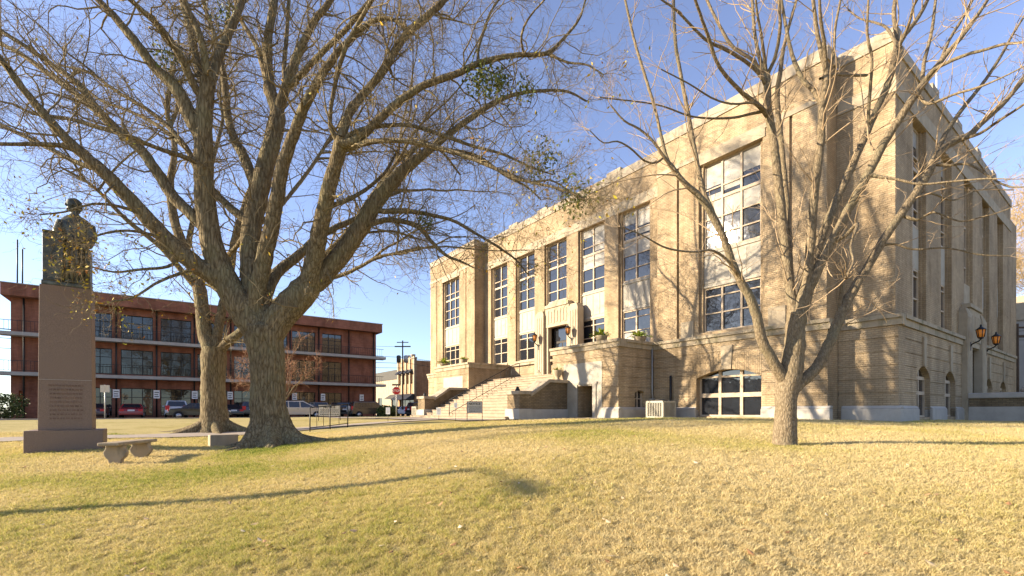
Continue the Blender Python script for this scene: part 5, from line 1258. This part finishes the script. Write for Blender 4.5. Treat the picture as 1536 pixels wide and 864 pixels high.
def make_right_tree():
    Y0 = 8.5
    D = {
     'trunk': (None, [(1176, 674, 48), (1177, 664, 39), (1178, 640, 36), (1179, 610, 33), (1181, 585, 35), (1186, 560, 36), (1190, 535, 35), (1193, 500, 31), (1194, 470, 28)], 0),
     'A': ('trunk', [(1180, 575, 20), (1166, 553, 18), (1155, 535, 17), (1143, 510, 16), (1130, 458, 15), (1113, 426, 13), (1100, 398, 12), (1083, 352, 12), (1057, 304, 11), (1026, 273, 8), (1008, 250, 7), (995, 234, 5), (978, 210, 4), (958, 193, 3.5), (936, 181, 3), (916, 158, 2.5)], -.8),
     'A2': ('A', [(1026, 275, 6), (1003, 244, 6), (991, 200, 5), (981, 158, 5), (966, 109, 5), (952, 62, 4.5), (937, -4, 4)], -.2),
     'A3': ('A', [(1083, 352, 9), (1057, 290, 8), (1045, 240, 7), (1034, 180, 7), (1021, 111, 6), (1013, 62, 6), (1010, -4, 5)], .5),
     'A4': ('A', [(995, 236, 4), (985, 244, 3.5), (968, 242, 3), (945, 222, 3), (926, 212, 2.5), (905, 214, 2), (885, 196, 1.6)], -1.5),
     'A5': ('A', [(1120, 430, 6), (1096, 396, 5), (1070, 376, 4), (1040, 378, 3), (1000, 372, 3), (962, 352, 2), (930, 340, 1.6)], -1.4),
     'B1': ('trunk', [(1193, 485, 18), (1188, 450, 15), (1181, 400, 14), (1176, 350, 14), (1169, 286, 14), (1161, 216, 13), (1152, 163, 13), (1150, 112, 13)], .6),
     'B1a': ('B1', [(1150, 115, 8), (1140, 88, 7), (1132, 50, 6), (1128, -6, 5)], 1.2),
     'B1b': ('B1', [(1151, 112, 7), (1163, 84, 6), (1170, 40, 6), (1168, -6, 5)], .2),
     'B1c': ('B1', [(1152, 135, 8), (1140, 112, 7), (1118, 92, 6), (1088, 74, 6), (1058, 59, 5), (1014, 15, 4), (985, -6, 3)], -.4),
     'B1d': ('B1', [(1149, 118, 7), (1128, 90, 6), (1098, 69, 6), (1075, 30, 5), (1058, -6, 5)], 1.4),
     'B1e': ('B1', [(1155, 180, 9), (1140, 160, 8), (1110, 136, 7), (1078, 99, 6), (1063, 57, 6), (1041, -6, 5)], -.9),
     'B1f': ('B1', [(1150, 112, 6), (1143, 60, 5), (1136, 20, 4), (1133, -6, 4)], 0),
     'B1g': ('B1', [(1155, 172, 6), (1132, 155, 4), (1100, 156, 3.5), (1070, 148, 3), (1034, 126, 2.5), (992, 104, 2)], -1.6),
     'B1h': ('B1', [(1155, 165, 6), (1130, 170, 5), (1095, 177, 4), (1040, 175, 3), (985, 157, 2.5), (900, 146, 2)], -.7),
     'B4': ('B1', [(1187, 445, 11), (1184, 380, 10), (1180, 304, 10), (1172, 216, 9), (1166, 150, 9), (1170, 110, 8), (1178, 60, 6), (1196, -6, 5)], 1.4),
     'B2': ('trunk', [(1195, 480, 20), (1202, 450, 16), (1211, 418, 15), (1217, 350, 14), (1222, 286, 14), (1231, 216, 13), (1234, 160, 13), (1240, 110, 12), (1234, 85, 9), (1226, 50, 7), (1219, -6, 6)], -.5),
     'B2a': ('B2', [(1238, 108, 8), (1237, 70, 7), (1231, 30, 6), (1229, -6, 5)], -.9),
     'B2b': ('B2', [(1234, 160, 9), (1222, 138, 8), (1205, 120, 8), (1190, 88, 7), (1180, 45, 6), (1171, -6, 5)], .4),
     'B2c': ('B2', [(1240, 112, 6), (1250, 85, 5), (1253, 40, 5), (1262, -6, 4)], -.2),
     'B2d': ('B2', [(1230, 118, 5), (1248, 112, 5), (1275, 113, 5), (1300, 113, 5)], .2),
     'C1': ('trunk', [(1196, 490, 20), (1204, 440, 16), (1222, 385, 15), (1246, 321, 14), (1281, 242, 13), (1300, 200, 12), (1315, 165, 12), (1334, 119, 12), (1342, 85, 11), (1352, 60, 10), (1378, 25, 8), (1395, -8, 7)], .9),
     'C1a': ('C1', [(1338, 105, 9), (1345, 60, 8), (1341, 20, 8), (1344, -8, 7)], 1.4),
     'C1b': ('C1', [(1345, 75, 8), (1362, 40, 6), (1370, 10, 5), (1380, -8, 5)], .2),
     'C1c': ('C1', [(1302, 195, 6), (1304, 150, 6), (1308, 90, 5), (1301, 50, 5), (1303, -8, 4)], .1),
     'C1d': ('C1', [(1345, 68, 6), (1330, 42, 5), (1312, 34, 4), (1290, 28, 3), (1272, 14, 3)], 1.6),
     'C2': ('trunk', [(1197, 495, 20), (1212, 440, 16), (1236, 385, 15), (1262, 335, 15), (1281, 299, 15), (1305, 255, 15), (1325, 216, 15), (1346, 184, 14), (1365, 154, 14), (1387, 123, 13), (1405, 100, 11), (1422, 78, 10), (1440, 58, 9), (1465, 24, 8), (1486, -8, 6)], -.7),
     'C2a': ('C2', [(1387, 124, 9), (1402, 104, 8), (1444, 84, 7), (1480, 74, 6), (1506, 66, 6), (1545, 62, 5)], -1.6),
     'C2b': ('C2', [(1384, 128, 8), (1386, 95, 7), (1398, 45, 6), (1404, -8, 5)], .2),
     'C2c': ('C2', [(1376, 140, 8), (1388, 154, 6), (1402, 154, 5), (1430, 142, 5), (1464, 132, 5), (1490, 122, 4), (1542, 96, 3)], -1.9),
     'C2d': ('C2', [(1410, 94, 7), (1424, 60, 6), (1448, 20, 6), (1462, -8, 5)], .5),
     'C3': ('C2', [(1300, 262, 8), (1340, 268, 5), (1380, 276, 4), (1430, 272, 4), (1480, 268, 3), (1545, 268, 2)], -1.8),
     'D': ('trunk', [(1184, 590, 22), (1200, 574, 19), (1214, 562, 18), (1227, 549, 18), (1246, 510, 17), (1266, 461, 17), (1285, 426, 15), (1299, 405, 14), (1325, 360, 14), (1352, 321, 14), (1387, 269, 15), (1409, 228, 14), (1430, 213, 13), (1453, 203, 13), (1475, 182, 11), (1497, 163, 10), (1520, 138, 9), (1540, 112, 8)], .7),
     'Da': ('D', [(1405, 235, 10), (1416, 205, 9), (1440, 168, 8), (1475, 124, 7), (1500, 86, 6), (1520, 50, 5), (1545, 10, 4)], 1.5),
     'Db': ('D', [(1440, 210, 7), (1470, 200, 6), (1500, 180, 6), (1545, 150, 5)], -.6),
     'Dc': ('D', [(1400, 246, 8), (1425, 248, 5), (1452, 246, 5), (1485, 265, 4), (1510, 279, 4), (1545, 280, 3)], -.5),
     'Dd': ('D', [(1352, 322, 8), (1375, 330, 5), (1400, 318, 4), (1440, 332, 3), (1470, 326, 3), (1500, 318, 2), (1530, 306, 1.6)], -.6),
     'De': ('D', [(1320, 368, 7), (1342, 366, 4), (1370, 374, 3.5), (1420, 372, 3), (1470, 382, 2.5), (1516, 384, 2)], -.2),
     'Df': ('D', [(1258, 480, 8), (1262, 440, 7), (1264, 420, 7)], .2),
     'S1': ('D', [(1370, 296, 6), (1396, 290, 4), (1430, 300, 3), (1468, 285, 3), (1520, 285, 2)], 1.8),
     'S2': ('C2', [(1246, 365, 8), (1270, 352, 6), (1286, 335, 6), (1276, 370, 4), (1280, 392, 4), (1268, 418, 5)], -1.0),
    }
    bx, by, _ = px(1177, 668, Y0); base = (bx, by, gz(bx, by)); o = np.array(base)
    T = thing('bare_tree', 'slender multi stemmed bare tree with pale smooth bark in front of the courthouse corner', 'tree', base)
    for k in D: D[k] = (D[k][0], [(u, v, w_ * (1.04 if k != 'trunk' else 1.0)) for u, v, w_ in D[k][1]], D[k][2])
    L = limbs_from(D, Y0, .09, 2.5)
    V, Q = merge(limb_mesh(L, .012)); npmesh('trunk', V - o, Q, M['pale_bark'], T)
    # long whippy shoots
    s, r = sample_limbs({k: v for k, v in L.items() if k != 'trunk'}, 1.9, .085, 0, 1.2)
    B = len(r); ln = (.35 + 1.0 * nr.random(B)) * np.clip(.4 + r * 18, .5, 1.3)
    P1, R1 = grow(s, ln, np.clip(r * .34, .0035, .013), 10, .12, .10, .55, .3)
    s2, r2, b2 = sample_batch(P1, R1, 3, .2); l2 = (.2 + .5 * nr.random(len(r2))) * np.clip(ln[b2], .4, 1.2)
    P2, R2 = grow(s2, l2, np.clip(r2 * .6, .002, .0045), 6, .14, .07, .5, .5)
    s3, r3, b3 = sample_batch(P2, R2, 2, .2); l3 = .08 + .2 * nr.random(len(r3))
    P3, R3 = grow(s3, l3, np.full(len(r3), .0016), 4, .2, .05, .5, .6)
    V, Q = merge([tube_batch(P1, R1, 6), tube_batch(P2, R2, 4), tube_batch(P3, R3, 3)]); npmesh('twigs', V - o, Q, M['pale_twig'], T)
make_right_tree()

def generic_tree(name, label, base, h, spread, r0, mats, seed_limbs=7, dens=2.2, up=.12, group=None, levels=3, fork=.25, twr=.004):
    """a bare tree grown from a forking trunk"""
    global nr
    T = thing(name, label, 'tree', base, group=group); o = np.array(base)
    def path(p, d, ln, r_a, r_b, k=14, wob=.09, u=.05):
        P = [np.array(p)]; d = np.array(d, float)
        for i in range(k):
            d = nrm(d + nr.normal(size=3) * wob + [0, 0, u]); P.append(P[-1] + d * ln / k)
        return np.array(P), np.linspace(r_a, r_b, k + 1)
    L = {}; P, W = path(o - [0, 0, .2], [0.02, 0, 1], h * fork + .3, r0 * 1.15, r0 * .9, 10, .02, .3); W[0] *= 1.7; W[1] *= 1.3; L['t'] = (P, W, None, None)
    for k in range(seed_limbs):
        an = 2 * math.pi * (k + nr.random() * .6) / seed_limbs; tilt = .25 + .75 * nr.random()
        d = [math.cos(an) * tilt * spread / h * 1.6, math.sin(an) * tilt * spread / h * 1.6, 1]
        s = P[-1 - int(nr.integers(0, 3))]; P1, W1 = path(s, d, h * (.62 + .25 * nr.random()), r0 * .55, r0 * .09, 16, .10, .03); L[f'l{k}'] = (P1, W1, None, None)
        for q in range(3):
            i = int(nr.integers(3, 12)); d2 = nrm(P1[i + 1] - P1[i]) + nr.normal(size=3) * .6
            P2, W2 = path(P1[i], d2, h * (.25 + .2 * nr.random()), W1[i] * .6, .012, 10, .13, .05); L[f'l{k}_{q}'] = (P2, W2, None, None)
    V, Q = merge(limb_mesh(L, .03)); npmesh('trunk', V - o, Q, M[mats[0]], T)
    s, r = sample_limbs({k: v for k, v in L.items() if k != 't'}, dens, r0 * .3); B = len(r); ln = (.6 + 1.5 * nr.random(B)) * h / 12
    P1, R1 = grow(s, ln, np.clip(r * .3, twr * 1.5, .03), 7, .2, up * .4, .6)
    s2, r2, b2 = sample_batch(P1, R1, 4, .15); P2, R2 = grow(s2, (.25 + .6 * nr.random(len(r2))) * h / 12, np.clip(r2 * .5, twr, .01), 5, .25, up * .2, .6)
    pr = [tube_batch(P1, R1, 4), tube_batch(P2, R2, 3)]
    if levels > 2:
        s3, r3, b3 = sample_batch(P2, R2, 3, .2); P3, R3 = grow(s3, (.12 + .3 * nr.random(len(r3))) * h / 12, np.full(len(r3), twr), 4, .25, 0, .55, .6); pr.append(tube_batch(P3, R3, 3))
    V, Q = merge(pr); npmesh('twigs', V - o, Q, M[mats[1]], T)
    return T, L
# second old tree behind, traced stems then a grown crown
def make_second_tree():
    Y0 = 20.5
    D = {'trunk': (None, [(322, 652, 74), (322, 640, 52), (321, 620, 42), (320, 590, 38), (320, 560, 38), (321, 535, 40), (321, 522, 36)], 0),
         'a': ('trunk', [(318, 528, 28), (308, 500, 24), (304, 470, 22), (300, 437, 22), (292, 410, 20), (276, 372, 18), (262, 330, 15), (255, 280, 13), (262, 220, 10), (250, 160, 8), (262, 100, 5)], 1.5),
         'b': ('trunk', [(322, 525, 18), (328, 490, 15), (335, 455, 14), (345, 410, 13), (352, 360, 12), (370, 300, 10), (392, 240, 8), (405, 180, 6), (430, 120, 4)], 3),
         'c': ('trunk', [(326, 532, 18), (340, 515, 16), (362, 497, 14), (392, 470, 13), (430, 440, 12), (470, 400, 11), (520, 350, 9), (560, 290, 7), (600, 240, 5), (640, 210, 3)], -1),
         'd': ('a', [(300, 437, 12), (276, 410, 10), (240, 370, 9), (190, 330, 8), (140, 280, 6), (90, 250, 4)], -2),
         'e': ('a', [(280, 380, 10), (290, 330, 9), (310, 270, 8), (330, 200, 6), (340, 140, 4)], 3),
         'f': ('c', [(430, 440, 8), (470, 425, 7), (520, 410, 6), (570, 385, 5), (610, 380, 3)], -2),
         'g': ('b', [(352, 360, 8), (410, 320, 7), (460, 260, 6), (500, 200, 4)], 4)}
    bx, by, _ = px(322, 648, Y0); base = (bx, by, gz(bx, by)); o = np.array(base)
    T = thing('oak_tree', 'old forked oak standing behind the huge oak, nearer the red brick block', 'tree', base)
    L = limbs_from(D, Y0, .2, 0)
    for k in [k for k in L if k != 'trunk']:
        P, W = L[k][:2]; d0 = nrm(P[-1] - P[-4])
        for q in range(4):
            i = len(P) - 1 - int(nr.integers(2, max(4, len(P) // 3))); d = nrm(d0 * .6 + nr.normal(size=3) * .5 + np.array([.15, .1, .75])); p = [P[i]]; w0 = max(.035, W[i] * .8); ln = 4 + 3.5 * nr.random()
            for j in range(14): d = nrm(d + nr.normal(size=3) * .1); p.append(p[-1] + d * ln / 14)
            L[k + f'x{q}'] = (np.array(p), np.linspace(w0, .012, 15), None, None)
    V, Q = merge(limb_mesh(L, .03)); parts = [(V, Q)]
    for ang, ln in ((0, 2.3), (3.1, 2.2), (-.9, 1.6), (-2.3, 1.6), (1.5, 1.5)):
        pts = []; wr = []
        for i in range(7):
            t = i / 6; x = bx + math.cos(ang) * (.3 + ln * t); y = by + math.sin(ang) * (.3 + ln * t); pts.append((x, y, gz(x, y) + .5 * (1 - t) ** 3 - .06)); wr.append(.26 * (1 - .75 * t))
        parts.append(tube_batch(np.array(pts)[None], np.array(wr)[None], 8, .05))
    V, Q = merge(parts); npmesh('trunk', V - o, Q, M['bark'], T)
    s, r = sample_limbs({k: v for k, v in L.items() if k != 'trunk'}, 2.0, .22); B = len(r); ln = 1.0 + 2.2 * nr.random(B)
    P1, R1 = grow(s, ln, np.clip(r * .3, .01, .04), 8, .2, .03, .6)
    s2, r2, b2 = sample_batch(P1, R1, 6, .15); P2, R2 = grow(s2, .4 + .9 * nr.random(len(r2)), np.clip(r2 * .5, .006, .013), 5, .25, 0, .6)
    s3, r3, b3 = sample_batch(P2, R2, 3, .2); P3, R3 = grow(s3, .2 + .35 * nr.random(len(r3)), np.full(len(r3), .0045), 4, .25, -.02, .55, .6)
    V, Q = merge([tube_batch(P1, R1, 4), tube_batch(P2, R2, 3), tube_batch(P3, R3, 3)]); npmesh('twigs', V - o, Q, M['twig'], T)
    tips = P3[:, -1]; V, Q, C = leaf_quads(tips[nr.random(len(tips)) < .05], .05); npmesh('foliage', V - o, Q, M['leaf'], T, colr=C)
make_second_tree()
M['pink_twig'] = plain('reddish_twig_bark', (.33, .19, .12), .9, .1, vary=.2)
M['gold_twig'] = plain('golden_twig_bark', (.44, .31, .15), .9, .1, vary=.2)
x, y, _ = px(415, 617, 31); generic_tree('crape_myrtle', 'small bare reddish crape myrtle hidden behind the huge oak trunk', (x, y, gz(x, y)), 5.6, 3.2, .12, ('pale_bark', 'pink_twig'), 7, 3.0, .1, levels=2, fork=.15, twr=.008)
x, y, _ = px(1615, 617, 44); generic_tree('bare_tree', 'tall bare tree with golden twigs past the far end of the courthouse', (x, y, -.7), 21, 17, .3, ('bark', 'gold_twig'), 9, 2.2, .05, twr=.014)

# ------------------------------------------------------------------ grass blades on the near lawn (nobody could count them)
def make_grass():
    N = 780000
    u = nr.random(N * 2); Y = 2.9 * np.exp(u * math.log(19 / 2.9) * 1.0); keep = nr.random(N * 2) < np.minimum(1, 1.15 * (Y / 19) ** .15); Y = Y[keep]; n = len(Y)
    X = (nr.random(n) - .5) * 2 * (1.13 * Y + .4)
    a, b = toab(X, Y); ok = ~((b > -1.3) & (a > -.5)) & ~((b > -7.0) & (a > 9.0)) & ~((a > 16.0) & (a < 18.8)) & ~((a > 12.0) & (b > -8.9)) & (a < 40)
    X, Y = X[ok], Y[ok]; n = len(X); Z = ground(X, Y)
    patch = np.array([mnoise.noise((x * .55, y * .55, 0)) + .5 * mnoise.noise((x * 2.1, y * 2.1, 5)) for x, y in zip(X, Y)])
    clump = np.array([mnoise.noise((x * 8, y * 8, 3)) + .6 * mnoise.noise((x * 19, y * 19, 8)) for x, y in zip(X, Y)]); wide = np.array([mnoise.noise((x * .28, y * .28, 9)) for x, y in zip(X, Y)])
    h = (.011 + .030 * nr.random(n) ** 1.5) * (1 + .035 * Y) * np.clip(1 + .25 * patch + .9 * clump, .25, 2.4); wd = .0014 * (1 + .24 * Y) * (.7 + .6 * nr.random(n))
    an = nr.random(n) * 2 * np.pi; ln = (.5 + 1.0 * nr.random(n)) * h; la = nr.random(n) * 2 * np.pi
    dx, dy = np.cos(an) * wd, np.sin(an) * wd
    base = np.stack([X, Y, Z - .004], -1); side = np.stack([dx, dy, 0 * dx], -1)
    mid = base + np.stack([np.cos(la) * ln * .35, np.sin(la) * ln * .35, h * .65], -1); tip = base + np.stack([np.cos(la) * ln, np.sin(la) * ln, h], -1)
    V = np.stack([base - side, base + side, mid + side * .7, mid - side * .7, tip], 1).reshape(-1, 3)
    i0 = np.arange(n) * 5
    tri = np.concatenate([np.stack([i0, i0 + 1, i0 + 2], -1), np.stack([i0, i0 + 2, i0 + 3], -1), np.stack([i0 + 3, i0 + 2, i0 + 4], -1)])
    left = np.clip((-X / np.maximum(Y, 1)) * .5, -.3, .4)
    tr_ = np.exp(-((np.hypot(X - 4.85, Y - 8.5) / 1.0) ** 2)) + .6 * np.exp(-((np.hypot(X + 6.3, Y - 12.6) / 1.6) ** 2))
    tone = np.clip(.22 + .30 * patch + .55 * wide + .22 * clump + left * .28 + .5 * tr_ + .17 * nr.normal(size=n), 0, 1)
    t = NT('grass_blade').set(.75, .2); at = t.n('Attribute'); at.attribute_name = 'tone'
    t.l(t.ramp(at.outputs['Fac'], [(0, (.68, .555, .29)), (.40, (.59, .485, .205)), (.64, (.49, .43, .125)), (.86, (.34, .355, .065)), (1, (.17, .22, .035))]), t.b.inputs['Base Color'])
    tr = t.n('BsdfTranslucent'); mx = t.n('MixShader'); mx.inputs[0].default_value = .4; out = t.t.nodes['Material Output']
    t.l(t.b.inputs['Base Color'].links[0].from_socket, tr.inputs[0]); t.l(t.b.outputs[0], mx.inputs[1]); t.l(tr.outputs[0], mx.inputs[2]); t.l(mx.outputs[0], out.inputs[0])
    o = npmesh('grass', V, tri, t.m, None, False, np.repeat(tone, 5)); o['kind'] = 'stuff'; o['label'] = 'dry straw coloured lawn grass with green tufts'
make_grass()
def make_litter():
    n = 420; Y = 3 + 15 * nr.random(n) ** 1.3; X = (nr.random(n) - .5) * 2.2 * Y; Z = ground(X, Y) + .03
    a = nr.random(n) * 6.283; s = .022 + .02 * nr.random(n); tl = nr.normal(size=(n, 2)) * .5
    d1 = np.stack([np.cos(a), np.sin(a), tl[:, 0] * .5], -1) * s[:, None]; d2 = np.stack([-np.sin(a), np.cos(a), tl[:, 1] * .5], -1) * s[:, None] * .6
    p = np.stack([X, Y, Z], -1); V = np.stack([p - d1, p - d2, p + d1 + [0, 0, .012], p + d2], 1).reshape(-1, 3)
    M['litter'] = leaf_mat('fallen_leaf', [(0, (.20, .10, .045)), (.4, (.34, .18, .08)), (.8, (.52, .40, .24)), (1, (.62, .52, .36))])
    o = npmesh('fallen_leaves', V, np.arange(4 * n).reshape(-1, 4), M['litter'], None, False, np.repeat(nr.random(n), 4)); o['kind'] = 'stuff'; o['label'] = 'brown fallen leaves scattered over the dry lawn'
make_litter()
